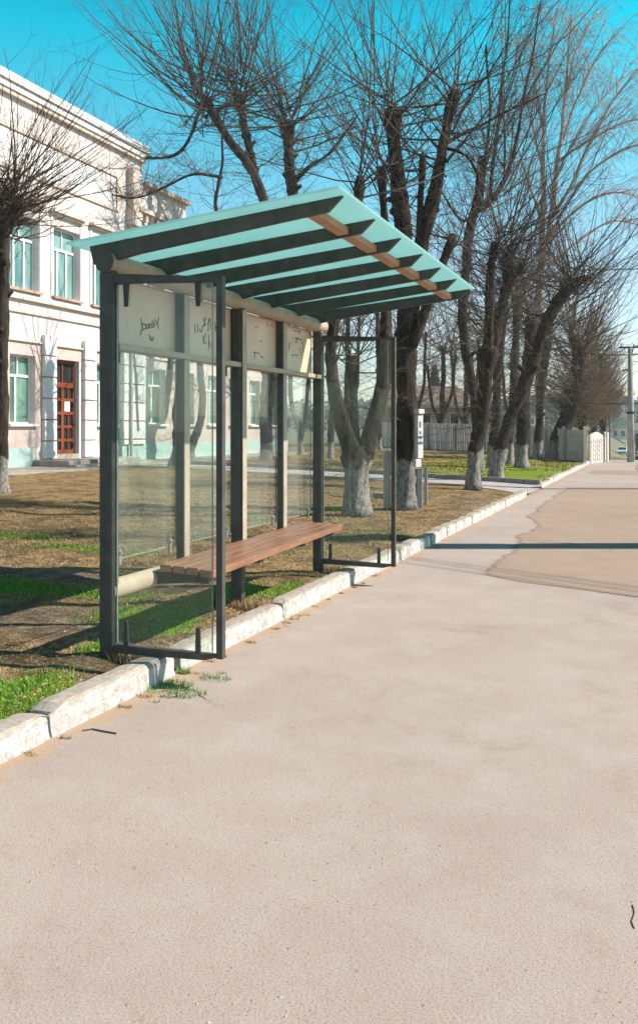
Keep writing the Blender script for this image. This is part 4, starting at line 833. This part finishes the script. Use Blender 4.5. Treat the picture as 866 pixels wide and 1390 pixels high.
def window(y0, y1, z0, z1, glassm, three=False, zt=None, sillm='quoin'):
    x = XB - .27; zt = zt or z0 + (z1 - z0) * .70; w = .05; mb = MB()
    mb.box(x, x + .06, y0, y0 + w, z0, z1).box(x, x + .06, y1 - w, y1, z0, z1).box(x + .001, x + .061, y0 + w, y1 - w, z0, z0 + w).box(x + .001, x + .061, y0 + w, y1 - w, z1 - w, z1).box(x + .001, x + .064, y0 + w, y1 - w, zt - .04, zt + .04)
    ys_ = [y0 + (y1 - y0) * f for f in ((.33, .67) if three else (.42,))]
    for q in ys_: mb.box(x + .003, x + .066, q - .035, q + .035, z0 + w, zt - .04)
    mb.box(x + .003, x + .066, (y0 + y1) / 2 - .025, (y0 + y1) / 2 + .025, zt + .04, z1 - w)
    fr = mb.build('window', M['white_frame'], hs)
    MB().box(x + .014, x + .02, y0 + .01, y1 - .01, z0 + .01, z1 - .01).build('pane', glassm, fr)
    MB().box(XB - .24, XB + .14, y0 - .08, y1 + .08, z0 - .09, z0 - .003).build('sill', M[sillm], fr)
low, up_ = [], []
for y_ in (12.8, 14.92, 17.04, 19.1): low.append((y_, y_ + 1.2, 1.72, 3.93))
low += [(21.1, 22.27, 1.72, 3.93), (25.5, 26.68, 1.72, 3.93), (28.9, 30.15, 1.75, 3.98), (31.3, 32.5, 1.75, 3.98), (33.72, 34.9, 1.75, 3.98), (35.8, 36.95, 1.75, 3.98), (37.9, 39.1, 1.75, 3.98), (40.0, 41.2, 1.75, 3.98)]
up_ = [(y_, y_ + 1.4, 6.05, 8.42) for y_ in (12.6, 14.72, 16.84, 18.96, 21.05, 23.17, 25.27)]
door_o = (23.2, 24.55, .68, 3.92)
facade('wall', XB, 10, 27.5, .2, 12.2, [o_ for o_ in low if o_[1] < 27] + up_ + [door_o], M['wall'], hs)
facade('wall', XB, 27.5, 31.78, .2, 11.2, [o_ for o_ in low if 28 < o_[0] < 31] + [(28.9, 30.1, 6.05, 8.42)], M['wall'], hs)
facade('wall', XB, 31.78, 42.5, .2, 6.2, [o_ for o_ in low if o_[0] > 31.5 ] if False else [(max(o_[0], 31.9), o_[1], o_[2], o_[3]) for o_ in low if o_[0] > 31], M['wall_pink'], hs)
for o_ in low: window(max(o_[0], 31.9) if 31 < o_[0] < 32 else o_[0], o_[1], o_[2], o_[3], M['win'])
for o_ in up_: window(*o_, M['win_up'], three=True, sillm='sill_brown')
window(28.9, 30.1, 6.05, 8.42, M['win_up'], sillm='sill_brown')
# body behind the front, roofs
mb = MB().box(-31, XB - .31, 10, 28.4, .2, 12.19).box(-31, XB - .31, 28.41, 31.78, .2, 11.19).box(-30, XB - .31, 31.79, 42.5, .2, 6.19); mb.build('side_walls', M['wall'], hs)
MB().box(XB - .31, XB - .002, 31.75, 31.779, 6.2, 11.2).box(XB - .31, XB - .002, 10.0, 10.03, .2, 12.2).box(XB - .31, XB - .002, 42.47, 42.5, .2, 6.2).build('end_return', M['wall'], hs)
MB().box(-31, XB + .30, 9.9, 28.62, 12.42, 12.68).box(-31, XB + .22, 9.9, 28.56, 12.2, 12.40).build('cornice', M['quoin'], hs)
MB().box(XB + .003, XB + .16, 9.95, 28.5, 12.06, 12.2).box(XB + .23, XB + .27, 9.9, 28.58, 12.401, 12.419).build('cornice_bed', M['trim'], hs)
MB().box(XB - .31, XB - .003, 27.5, 28.5, 11.2, 12.2).build('end_return', M['wall'], hs)
MB().box(-31, XB + .22, 28.64, 31.9, 11.2, 11.38).build('cornice', M['trim'], hs)
# big framed panel of the attic, frame mouldings
def frame_(y0, y1, z0, z1, w, t_, mat, name):
    MB().box(XB + .002, XB + t_, y0, y1, z1 - w, z1).box(XB + .002, XB + t_, y0, y1, z0, z0 + w).box(XB + .002, XB + t_, y0, y0 + w, z0 + w, z1 - w).box(XB + .002, XB + t_, y1 - w, y1, z0 + w, z1 - w).build(name, mat, hs)
frame_(11, 26.85, 9.75, 11.15, .12, .07, M['trim'], 'attic_frame')
MB().box(XB + .002, XB + .012, 11.14, 26.71, 9.89, 11.01).build('attic_panel', M['quoin'], hs)
MB().box(XB + .002, XB + .25, 27.45, 27.9, 9.9, 11.6).box(XB + .002, XB + .32, 27.4, 27.95, 9.4, 9.95).box(XB + .002, XB + .18, 27.5, 27.85, 9.0, 9.4).build('end_pier', M['trim'], hs)
mb = MB().box(XB + .002, XB + .28, 27.96, 31.7, 10.05, 10.22)
for k in range(9): mb.box(XB + .003, XB + .18, 28.1 + k * .4, 28.25 + k * .4, 9.75, 10.048)
mb.build('dentil_ledge', M['trim'], hs)
for y_ in (12.6, 14.72, 16.84, 18.96, 21.05, 23.17, 25.27):
    MB().box(XB + .002, XB + .22, y_ - .15, y_ + 1.55, 8.86, 8.98).box(XB + .003, XB + .12, y_ - .10, y_ + 1.50, 8.78, 8.858).build('window_hood', M['trim'], hs)
    MB().box(XB + .002, XB + .035, y_ - .12, y_ - .02, 6.0, 8.77).box(XB + .002, XB + .035, y_ + 1.42, y_ + 1.52, 6.0, 8.77).build('window_surround', M['quoin'], hs)
MB().box(XB + .002, XB + .13, 10, 31.7, 5.70, 5.78).box(XB + .002, XB + .07, 10, 31.7, 5.28, 5.34).build('string_course', M['trim'], hs)
MB().box(XB + .002, XB + .05, 10, 31.7, 5.78, 5.93).build('string_course', M['quoin'], hs)
MB().box(XB + .002, XB + .07, 10, 22.1, .2, .95).box(XB + .002, XB + .07, 26.2, 42.5, .2, .95).build('plinth', M['plinth'], hs)
# pink niches between the piers
for (a_, b_) in ((12.6, 14.25), (14.75, 16.3), (16.85, 18.4), (18.95, 20.3), (20.9, 22.58), (25.37, 26.95), (28.6, 31.0)):
    ow = [o_ for o_ in low if a_ < (o_[0] + o_[1]) / 2 < b_][0]
    MB().box(XB + .002, XB + .012, a_, ow[0] - .002, .951, 4.36).box(XB + .002, XB + .012, ow[1] + .002, b_, .951, 4.36).box(XB + .002, XB + .012, ow[0] - .001, ow[1] + .001, ow[3] + .002, 4.36).box(XB + .002, XB + .012, ow[0] - .001, ow[1] + .001, .951, ow[2] - .092).build('niche_panel', M['wall_pink'], hs)
    MB().box(XB + .002, XB + .09, a_, b_, 4.361, 4.40).build('niche_edge', M['trim'], hs)
MB().box(XB + .002, XB + .012, 23.24, 24.68, 3.923, 4.34).build('niche_panel', M['wall_pink'], hs)
MB().box(XB + .002, XB + .09, 23.24, 24.7, 4.345, 4.40).build('niche_edge', M['trim'], hs)
piers = [(12.0, 12.6), (14.25, 14.75), (16.3, 16.85), (18.4, 18.95), (20.3, 20.9), (22.58, 23.2), (24.7, 25.37), (26.95, 27.36), (27.56, 28.5), (31.0, 31.7)]
for a_, b_ in piers:
    mb = MB(); z_ = .56 if 22 < a_ < 26 else .952; zz = 1.12
    k = 0
    while zz < 4.9:
        mb.box(XB + .002, XB + .15, a_ + .01, b_ - .01, z_, min(zz, 4.9)); z_ = zz + .05; zz += .71; k += 1
    mb.build('rusticated_pier', M['quoin'], hs, bevel=.012)
    mb = MB(); zz = 1.12
    while zz < 4.5: mb.box(XB + .003, XB + .10, a_ + .02, b_ - .02, zz, zz + .05); zz += .71
    mb.build('pier_joint', M['sill_brown'], hs)
# door, steps
x = XB - .25; dmb = MB()
y0, y1, z0, z1, zt = 23.24, 24.52, .69, 3.90, 3.08
dmb.box(x, x + .07, y0, y0 + .08, z0, z1).box(x, x + .07, y1 - .08, y1, z0, z1).box(x + .001, x + .071, y0 + .08, y1 - .08, z1 - .07, z1).box(x + .001, x + .071, y0 + .08, y1 - .08, zt - .05, zt + .08)
ym = (y0 + y1) / 2
dmb.box(x + .002, x + .074, ym - .07, ym + .07, z0, zt - .05)
for k in range(6):
    zz = z0 + (zt - .05 - z0) * k / 5.0; dmb.box(x + .001, x + .07, y0 + .08, ym - .07, zz - (.0 if k == 0 else .05), zz + (.14 if k == 0 else .05) - (.05 if k == 5 else 0)).box(x + .001, x + .07, ym + .07, y1 - .08, zz - (.0 if k == 0 else .05), zz + (.14 if k == 0 else .05) - (.05 if k == 5 else 0))
for yc in ((y0 + .08 + ym - .07) / 2, (ym + .07 + y1 - .08) / 2): dmb.box(x + .003, x + .066, yc - .025, yc + .025, z0 + .14, zt - .06)
dmb.box(x + .003, x + .066, ym - .03, ym + .03, zt + .08, z1 - .07)
dr = dmb.build('door', M['door'], hs)
MB().box(x + .014, x + .02, y0 + .02, y1 - .02, z0 + .02, z1 - .02).build('pane', M['door_glass'], dr)
MB().box(x + .076, x + .079, 23.98, 24.26, 2.16, 2.50).build('notice', M['paper'], dr)
MB().cyl((x + .12, ym - .1, 1.6), (x + .12, ym - .1, 1.85), .015, 8).build('handle', M['steel_bare'], dr)
mb = MB()
for z_ in (1.0, 1.7, 2.4, 2.95): mb.box(x + .07, x + .12, y1 - .1, y1 - .03, z_ - .05, z_ + .05)
mb.build('hinge', M['steel_dark'], dr)
st = MB().box(-19.0, -17.5, 22.1, 26.15, .3, .53).box(-17.5, -17.15, 22.0, 26.3, .3, .40).build('doorstep', M['concrete'], hs, bevel=.02)
MB().box(XB - .3, XB + .001, 23.2, 24.55, .53, .685).build('threshold', M['concrete'], hs)
# rainwater pipes
MB().cyl((XB + .2, 27.45, .5), (XB + .2, 27.45, 9.0), .06, 10).build('drainpipe', M['sign'], hs)

# ------------------------------------------------------------------ fence, white gate, house behind
def fence(p0, p1, h0, h1, zf, label, bw=.14, gap=.02):
    p0 = np.array(p0, float); p1 = np.array(p1, float); L = np.linalg.norm(p1 - p0); u = (p1 - p0) / L; nn = np.array([-u[1], u[0]])
    fr = empty('board_fence', (*p0, zf(*p0)), label, 'fence'); mb = MB(); s = 0
    while s < L - bw:
        c_ = p0 + u * (s + bw / 2); h = h0 + (h1 - h0) * s / L + random.uniform(-.03, .03); z_ = zf(*c_)
        mb.obox((*c_, z_ + h / 2), (*(u * bw / 2), 0), (*(nn * .012), 0), (random.uniform(-.01, .01), random.uniform(-.01, .01), h / 2)); s += bw + gap * random.uniform(.3, 1.6)
    mb.build('boards', M['fence'], fr)
    for f in (.3, .8):
        c_ = (p0 + p1) / 2 + nn * .04; MB().obox((*c_, zf(*c_) + (h0 + h1) / 2 * f), (*(u * L / 2), 0), (*(nn * .02), 0), (0, 0, .04)).build('rail', M['fence'], fr)
    k = 0
    while k < L:
        c_ = p0 + u * k + nn * .10; MB().obox((*c_, zf(*c_) + .8), (*(u * .05), 0), (*(nn * .05), 0), (0, 0, .8)).build('fence_post', M['fence'], fr); k += 2.6
vz = lambda x, y: float(verge_z(x, y, False)) - .03
fence((-2.98, 38.75), (-7.2, 47.6), 1.42, 1.62, vz, 'short stretch of wide grey boards beside the white gate', .20, .03)
fence((-7.35, 47.7), (-19.5, 56.8), 1.65, 1.75, vz, 'long weathered grey board fence behind the far lawn')
gt = empty('concrete_gate', (-2.6, 39.8, 0), 'white arched concrete gate panel at the end of the kerb', 'gate')
def gate_panel(p0, p1, h, rise, deco):
    p0 = np.array(p0); p1 = np.array(p1); u = p1 - p0; L = np.linalg.norm(u); u /= L; nn = np.array([u[1], -u[0]]); n = 14       # nn looks to the street
    P = lambda s_, t_, z_: (*(p0 + u * s_ + nn * t_), z_)
    arch = [(0, 0.0), (L, 0.0), (L, h)] + [(L * (1 - i / n), h + rise * math.sin(math.pi * i / n)) for i in range(1, n)] + [(0, h)]; k = len(arch)
    v = [P(a_, 0, z_) for a_, z_ in arch] + [P(a_, -.08, z_) for a_, z_ in arch]
    MB().add(v, [tuple(range(k)), tuple(range(2 * k - 1, k - 1, -1))] + [(i, i + k, (i + 1) % k + k, (i + 1) % k) for i in range(k)]).build('panel', M['gate_white'], gt, bevel=.008)
    if not deco: return
    ov = [P(L / 2 + L * .38 * math.cos(a_), .006, h - .04 + .11 * math.sin(a_)) for a_ in np.linspace(0, 6.28, 21)[:-1]]; k = len(ov)
    MB().add(ov, [tuple(range(k))]).build('oval_recess', M['trim'], gt)
    mb = MB()
    for i in range(5):
        for j in range(6):
            c_ = P(L * (.1 + .16 * j), .005, .17 + i * .2 + (.06 if j % 2 else 0)); mb.obox(c_, (*(u * L * .055), 0), (*(nn * .012), 0), (0, 0, .06))
    mb.build('relief', M['gate_white'], gt)
g0, g1 = at_d(801.5, 629, 37.4), at_d(819, 629, 39.0)
gate_panel(g0[:2], g1[:2], 1.25, .16, True)
g2, g3 = at_d(821, 629, 39.2), at_d(826.5, 629, 40.1)
gate_panel(g2[:2], g3[:2], 1.38, .05, False)
gp_ = at_d(820, 629, 39.1); MB().box(gp_[0] - .02, gp_[0] + .02, gp_[1] - .04, gp_[1] + .04, 0, 1.38).build('gate_post', M['steel_dark'], gt)
MB().box(-2.98, -2.92, 39.7, 39.76, 0, 1.45).build('gate_post', M['steel_dark'], gt)

h2 = empty('pink_house', (-16, 76, .2), 'low pink house with brown roof behind the board fence', 'building')
a0, a1 = at_d(505, 560, 72), at_d(655, 560, 72); u = a1 - a0; u[2] = 0; L = np.linalg.norm(u); u /= L; nn = np.array([-u[1], u[0], 0.])
cxy = (a0 + a1) / 2; cxy[2] = 0
MB().obox(cxy + nn * 4 + np.array([0, 0, 1.75]), u * L / 2, nn * 4, (0, 0, 1.75)).build('wall', M['house_wall'], h2)
rf = MB(); e0 = cxy - u * (L / 2 + .4); e1 = cxy + u * (L / 2 + .4)
q = [e0 - nn * .5, e1 - nn * .5, e1 + nn * 8.5, e0 + nn * 8.5]
rf.add([(*p[:2], 3.45) for p in q] + [(*(e0 + nn * 4 + u * 2)[:2], 5.4), (*(e1 + nn * 4 - u * 2)[:2], 5.4)], [(0, 1, 5, 4), (2, 3, 4, 5), (1, 2, 5), (3, 0, 4), (3, 2, 1, 0)])
rf.build('roof', M['roof_tile'], h2)
MB().obox(cxy - nn * .52 + np.array([0, 0, 3.42]), u * (L / 2 + .42), nn * .03, (0, 0, .09)).build('eaves_board', M['white_frame'], h2)
for k in range(5):
    c_ = at_d(560 + k * 19 - 19, 560, 72); c_[2] = 2.35; c_ = c_ - nn * .02
    wf = MB().obox(c_, u * .42, nn * .03, (0, 0, .62)).build('window', M['white_frame'], h2)
    MB().obox(c_ - nn * .035, u * .33, nn * .01, (0, 0, .53)).build('pane', M['door_glass'], wf)
def conifer(px, d, ztop, w, label, z0=0.2):
    B = at_d(px, 600, d); rt = empty('spruce_tree', (B[0], B[1], z0), label, 'tree'); 
    MB().cyl((B[0], B[1], z0), (B[0], B[1], ztop * .9), .14, 8, .03).build('trunk', M['bark_far'], rt)
    n = 2600; h = rng.uniform(0, 1, n); a = rng.uniform(0, 6.28, n); rr_ = w * (1 - h) * rng.uniform(.3, 1.05, n) + .05; z_ = z0 + .8 + (ztop - z0 - .8) * h - rr_ * .25
    p = np.stack([B[0] + np.cos(a) * rr_, B[1] + np.sin(a) * rr_, z_], -1); s_ = rng.uniform(.15, .4, n)[:, None]
    t1 = np.stack([np.cos(a), np.sin(a), -.5 + 0 * a], -1) * s_; t2 = np.stack([-np.sin(a), np.cos(a), rng.normal(0, .3, n)], -1) * s_ * .5
    V = np.stack([p - t1, p + t2, p + t1, p - t2], 1).reshape(-1, 3); mesh_obj('crown', V, np.arange(4 * n).reshape(-1, 4), M['conifer'], rt)
conifer(590, 84, 7.8, 2.0, 'dark spruce rising behind the roof of the pink house')

# ------------------------------------------------------------------ notice box on the big tree, stub posts
sg = empty('notice_box', tuple(at_d(571, 634, 15.0)), 'narrow white metal notice box strapped to the right side of the massive dark tree', 'notice box')
def fr_box(mb, xa, xb, ya, yb, d, th, rot=0.0):       # upright box between two photo columns at a given distance
    a_ = at_d(xa, yb, d); b_ = at_d(xb, yb, d); zt_ = at_d(xa, ya, d)[2]; u = b_ - a_; u[2] = 0; Lh = np.linalg.norm(u) / 2; u = u / (2 * Lh)
    if rot: u = np.array([u[0] * math.cos(rot) - u[1] * math.sin(rot), u[0] * math.sin(rot) + u[1] * math.cos(rot), 0]); Lh *= .80 / math.cos(rot)
    nv = np.array([-u[1], u[0], 0])
    c_ = (a_ + b_) / 2; mb.obox((c_[0] + nv[0] * th / 2, c_[1] + nv[1] * th / 2, (a_[2] + zt_) / 2), u * Lh, nv * th / 2, (0, 0, (zt_ - a_[2]) / 2)); return mb
fr_box(MB(), 566, 576, 563, 622, 15.0, .07, .8).build('body', M['sign'], sg, bevel=.006)
fr_box(MB(), 567, 578, 555, 561.5, 14.97, .11, .8).build('cap', M['sign'], sg, bevel=.006)
fr_box(MB(), 563, 573.5, 623, 634, 14.98, .07, .8).build('lower_box', M['sign'], sg, bevel=.006)
fr_box(MB(), 569, 572, 572, 580, 14.985, .006, .8).build('lettering', M['ink'], sg)
fr_box(MB(), 569.5, 572, 585, 589, 14.985, .006, .8).build('lettering', M['ink'], sg)
for y_ in (592, 600):
    fr_box(MB(), 560, 578, y_, y_ + 1.3, 14.93, .012, .8).build('strap', M['steel_dark'], sg)
MB().cyl(at_d(571, 592, 14.94), at_d(571, 600, 14.94), .006, 6).build('strap', M['steel_dark'], sg)
for (xa, xb, ya, yb, dq, lab) in ((566, 573.5, 637, 690, 15.2, 'nearer grey concrete stub post right of the massive tree'), (576.5, 580.5, 634, 684, 15.9, 'farther thin concrete stub post right of the massive tree'), (521, 530, 613, 688, 15.4, 'grey concrete stub post seen through the glass between the two big trees')):
    B = at_d((xa + xb) / 2, yb, dq); sp = empty('concrete_post', tuple(B), lab, 'post', 'concrete stub posts')
    fr_box(MB(), xa, xb, ya, yb + 2, dq, .10).build('shaft', M['pole'], sp, bevel=.01)
    fr_box(MB(), xa - .4, xb + .4, ya - 1.2, ya - .1, dq - .005, .11).build('cap', M['pole'], sp)
o = fr_box(MB(), 508, 521, 669, 677, 15.8, .22).build('concrete_block', M['concrete'], bevel=.01); tag(o, 'small broken concrete block lying between the two big trees', 'block')
# burl on the path corner tree
# ------------------------------------------------------------------ poles and wires
def pole(name, base, top_z, r0, r1, label, group, arm=True):
    rt = empty(name, tuple(base), label, 'pole', group)
    b_ = np.array(base); MB().cyl(b_ - np.array([0, 0, .1]), (b_[0], b_[1], top_z), r0, 14, r1).build('shaft', M['pole'], rt, smooth=True)
    if arm:
        MB().obox((b_[0] + .15, b_[1], top_z + .02), (.65, .0, 0), (0, .04, 0), (0, 0, .04)).build('crossarm', M['steel_dark'], rt)
        for q in (-.4, .15, .7):
            MB().cyl((b_[0] + q, b_[1], top_z + .05), (b_[0] + q, b_[1], top_z + .18), .03, 8).build('insulator', M['sign'], rt)
        MB().obox((b_[0], b_[1] - r0 - .02, 2.3), (r0 * 1.05, 0, 0), (0, .02, 0), (0, 0, .05)).build('clamp', M['steel_dark'], rt)
    return rt
B = at_d(856, 627, 39.6)
pole('utility_pole', (B[0], B[1], 0), 5.35, .165, .115, 'grey concrete pole at the far right edge of the pavement', 'concrete utility poles')
pole('utility_pole', (7.15, 14.8, 0), 10.4, .20, .14, 'concrete pole outside the right edge whose shadow crosses the pavement near the shelter', 'concrete utility poles')
pole('utility_pole', (3.4, 24.9, 0), 8.0, .17, .12, 'concrete pole outside the right edge whose thin shadow crosses by the path', 'concrete utility poles')
B = at_d(828, 624, 60); lp = empty('street_lamp', (B[0], B[1], -.7), 'slim street lamp behind the white gate', 'street lamp')
MB().cyl((B[0], B[1], -.8), (B[0], B[1], 5.3), .09, 10, .06).build('shaft', M['pole'], lp)
MB().tube([(B[0], B[1], 5.2), (B[0] + .35, B[1], 5.5), (B[0] + .9, B[1], 5.7)], [.035] * 3, 8).build('arm', M['pole'], lp)
MB().obox((B[0] + 1.05, B[1], 5.71), (.22, 0, .03), (0, .08, 0), (0, 0, .05)).build('lamp_head', M['steel_dark'], lp)
def wire(p0, p1, sag, r, label):
    t_ = np.linspace(0, 1, 24)[:, None]; P = np.array(p0)[None] * (1 - t_) + np.array(p1)[None] * t_; P[:, 2] -= sag * 4 * (t_ * (1 - t_))[:, 0]
    o = MB().tube(P, [r] * 24, 5).build('overhead_wire', M['cable']); tag(o, label, 'wire', 'overhead wires'); return o
P0 = at_d(856, 545, 39.6)
wire((P0[0] - 3.2, P0[1] + 6, P0[2] + .1), (P0[0] + 16, P0[1] - 4, P0[2] + .2), .15, .02, 'lowest wire crossing the view in front of the wooded hill')
wire((P0[0] + .1, P0[1], 4.7), (P0[0] + 16, P0[1] - 2, 5.2), .3, .012, 'middle wire leaving the far pole to the right')
wire((P0[0] + .1, P0[1], 4.25), (P0[0] + 16, P0[1] - 3, 4.3), .2, .012, 'wire just below the middle one leaving the far pole')
wire((P0[0] + .1, P0[1], 5.45), (P0[0] + 16, P0[1] + 1, 5.6), .3, .012, 'top wire leaving the far pole to the right')
for k, (dz, off) in enumerate(((0, 0), (-.35, -.2), (-.1, .9))):
    wire((7.15, 14.7 + off * .3, 10.3 + dz), (27, 4.5 + off, 10.3 + dz), .45, .014, ['cable outside the right edge that throws the thin upper line of shadow on the pavement', 'cable outside the right edge that throws the thin lower line of shadow on the pavement', 'cable outside the right edge nearest its pole top'][k])

# ------------------------------------------------------------------ vehicles far down the street
def zt_(x, y): return float(terrain_z(np.array(float(x)), np.array(float(y)))) + .06
B = at_d(845, 620, 150); cz = zt_(B[0], B[1]); car = empty('parked_car', (B[0], B[1], cz), 'small pale blue car far down the street left of the pole', 'car')
X, Y = B[0], B[1]
def body(name, prof, x0, x1, mat, parent, bevel=.06):      # profile in y,z swept over x
    n = len(prof); v = [(x0, y, z) for y, z in prof] + [(x1, y, z) for y, z in prof]
    f = [tuple(range(n))[::-1], tuple(range(n, 2 * n))] + [(i, (i + 1) % n, (i + 1) % n + n, i + n) for i in range(n)]
    return MB().add(v, f).build(name, mat, parent, bevel=bevel)
body('body', [(Y - 2, cz + .25), (Y - 2.05, cz + .75), (Y - 1.0, cz + .92), (Y - .5, cz + .95), (Y + 1.9, cz + .95), (Y + 2.05, cz + .7), (Y + 2, cz + .25)], X - .85, X + .85, M['car_paint'], car)
body('cabin', [(Y - .95, cz + .93), (Y - .3, cz + 1.42), (Y + 1.2, cz + 1.45), (Y + 1.8, cz + .95)], X - .72, X + .72, M['car_paint'], car)
MB().add([(X - .66, Y - .93, cz + .98), (X + .66, Y - .93, cz + .98), (X + .60, Y - .36, cz + 1.39), (X - .60, Y - .36, cz + 1.39)], [(0, 1, 2, 3)]).build('windscreen', M['dark_glass'], car)
for q in (-1, 1):
    MB().box(X + q * .62 - .14, X + q * .62 + .14, Y - 2.08, Y - 2.03, cz + .58, cz + .72).build('headlight', M['lamp_lens'], car)
    for w_ in (-1.3, 1.3): MB().cyl((X + q * .68, Y + w_, cz + .3), (X + q * .87, Y + w_, cz + .3), .3, 16).build('wheel', M['rubber'], car)
MB().box(X - .5, X + .5, Y - 2.08, Y - 2.04, cz + .35, cz + .52).build('grille', M['rubber'], car)
B = at_d(866, 620, 92); X, Y = B[0] + .9, B[1]; cz = zt_(X, Y); tk = empty('parked_truck', (X, Y, cz), 'dark green truck cut by the right edge behind the pole', 'truck')
body('cab', [(Y - 3, cz + .5), (Y - 3.05, cz + 1.4), (Y - 2.8, cz + 2.5), (Y - 1.4, cz + 2.55), (Y - 1.4, cz + .5)], X - 1.1, X + 1.1, M['truck_paint'], tk)
MB().add([(X - .95, Y - 3.06, cz + 1.5), (X + .95, Y - 3.06, cz + 1.5), (X + .9, Y - 2.86, cz + 2.35), (X - .9, Y - 2.86, cz + 2.35)], [(0, 1, 2, 3)]).build('windscreen', M['dark_glass'], tk)
body('load_box', [(Y - 1.3, cz + .9), (Y - 1.3, cz + 2.9), (Y + 3.5, cz + 2.9), (Y + 3.5, cz + .9)], X - 1.15, X + 1.15, M['truck_paint'], tk)
for q in (-1, 1):
    MB().box(X + q * .85 - .15, X + q * .85 + .15, Y - 3.08, Y - 3.03, cz + .85, cz + 1.1).build('headlight', M['lamp_lens'], tk)
    for w_ in (-2.2, 2.2): MB().cyl((X + q * .85, Y + w_, cz + .48), (X + q * 1.12, Y + w_, cz + .48), .48, 18).build('wheel', M['rubber'], tk)
MB().box(X - 1.1, X + 1.1, Y - 3.12, Y - 3.04, cz + .5, cz + .75).build('bumper', M['sign'], tk)

# small far houses and trees on the slope beyond
hcol = ['white_frame', 'house_wall', 'wall', 'win_up']
fh = [(836, 604, 240, 'blue roofed house left of the pole at the foot of the hill'), (846, 598, 300, 'pale house just left of the pole, above the blue roofed one'), (862, 600, 270, 'pale house right of the pole on the slope'), (831, 594, 330, 'small white house highest on the slope left of the pole')]
for i, (px_, py_, d_, lab) in enumerate(fh):
    B = at_d(px_, py_, d_); z_ = zt_(B[0], B[1]) - .3; h_ = 3.4 + i * .4
    rt = empty('far_house', (B[0], B[1], z_), lab, 'house', 'houses on the far slope')
    MB().box(B[0] - 4, B[0] + 4, B[1] - 3, B[1] + 3, z_, z_ + h_).build('wall', M[['wall', 'white_frame', 'house_wall', 'white_frame'][i]], rt)
    mb = MB(); e = .5; mb.add([(B[0] - 4 - e, B[1] - 3 - e, z_ + h_), (B[0] + 4 + e, B[1] - 3 - e, z_ + h_), (B[0] + 4 + e, B[1] + 3 + e, z_ + h_), (B[0] - 4 - e, B[1] + 3 + e, z_ + h_), (B[0] - 4 - e, B[1], z_ + h_ + 2.4), (B[0] + 4 + e, B[1], z_ + h_ + 2.4)], [(0, 1, 5, 4), (2, 3, 4, 5), (1, 2, 5), (3, 0, 4), (3, 2, 1, 0)])
    mb.build('roof', M['win'] if i == 0 else M['roof_tile'], rt)
    for q in (-2, 0, 2): MB().box(B[0] + q - .5, B[0] + q + .5, B[1] - 3.06, B[1] - 3.0, z_ + 1, z_ + 2.4).build('window', M['dark_glass'], rt)
# woodland on the hill: one mass of leafless and evergreen crowns
n = 2600; wx = rng.uniform(-330, 150, n); wy = rng.uniform(215, 640, n); keep = vnoise(wx, wy, 45, 77) > .33; wx, wy = wx[keep], wy[keep]; n = len(wx); wz = terrain_z(wx, wy)
Vs = []
K = 26
a = rng.uniform(0, 6.28, (n, K)); h = rng.uniform(.1, 1, (n, K)); H_ = rng.uniform(4, 9, n)[:, None]; rr_ = rng.uniform(1.5, 3.4, n)[:, None] * np.sqrt(1 - (h - .45) ** 2 * 2.6) * rng.uniform(.4, 1, (n, K))
p = np.stack([wx[:, None] + np.cos(a) * rr_, wy[:, None] + np.sin(a) * rr_, wz[:, None] + h * H_], -1).reshape(-1, 3)
s_ = rng.uniform(.5, 1.2, len(p))[:, None]; d1 = rng.normal(0, 1, p.shape); d1 /= np.linalg.norm(d1, axis=1, keepdims=True); d2 = np.cross(d1, rng.normal(0, 1, p.shape)); d2 /= np.linalg.norm(d2, axis=1, keepdims=True)
V = np.stack([p - d1 * s_, p + d2 * s_ * .7, p + d1 * s_, p - d2 * s_ * .7], 1).reshape(-1, 3)
tag(mesh_obj('hill_woodland', V, np.arange(len(V)).reshape(-1, 4), M['hill']), 'far wooded hillside fading blue at the end of the street', 'woodland', kind='stuff')

# ------------------------------------------------------------------ haze
HAZE = 0.0006
if HAZE:
    hz = MB().box(-1000, 1000, -420, 1550, -9, 26).build('haze', None); tag(hz, 'thin pale blue haze over the street and the hill', 'haze', kind='stuff')
    m = bpy.data.materials.new('haze'); m.use_nodes = True; nt = m.node_tree; nt.nodes.remove(nt.nodes['Principled BSDF'])
    pv = nt.nodes.new('ShaderNodeVolumePrincipled'); pv.inputs['Density'].default_value = HAZE; pv.inputs['Color'].default_value = (0.80, 0.93, 0.97, 1)
    pv.inputs['Anisotropy'].default_value = 0.2
    nt.links.new(pv.outputs[0], nt.nodes['Material Output'].inputs['Volume']); hz.data.materials.append(m)
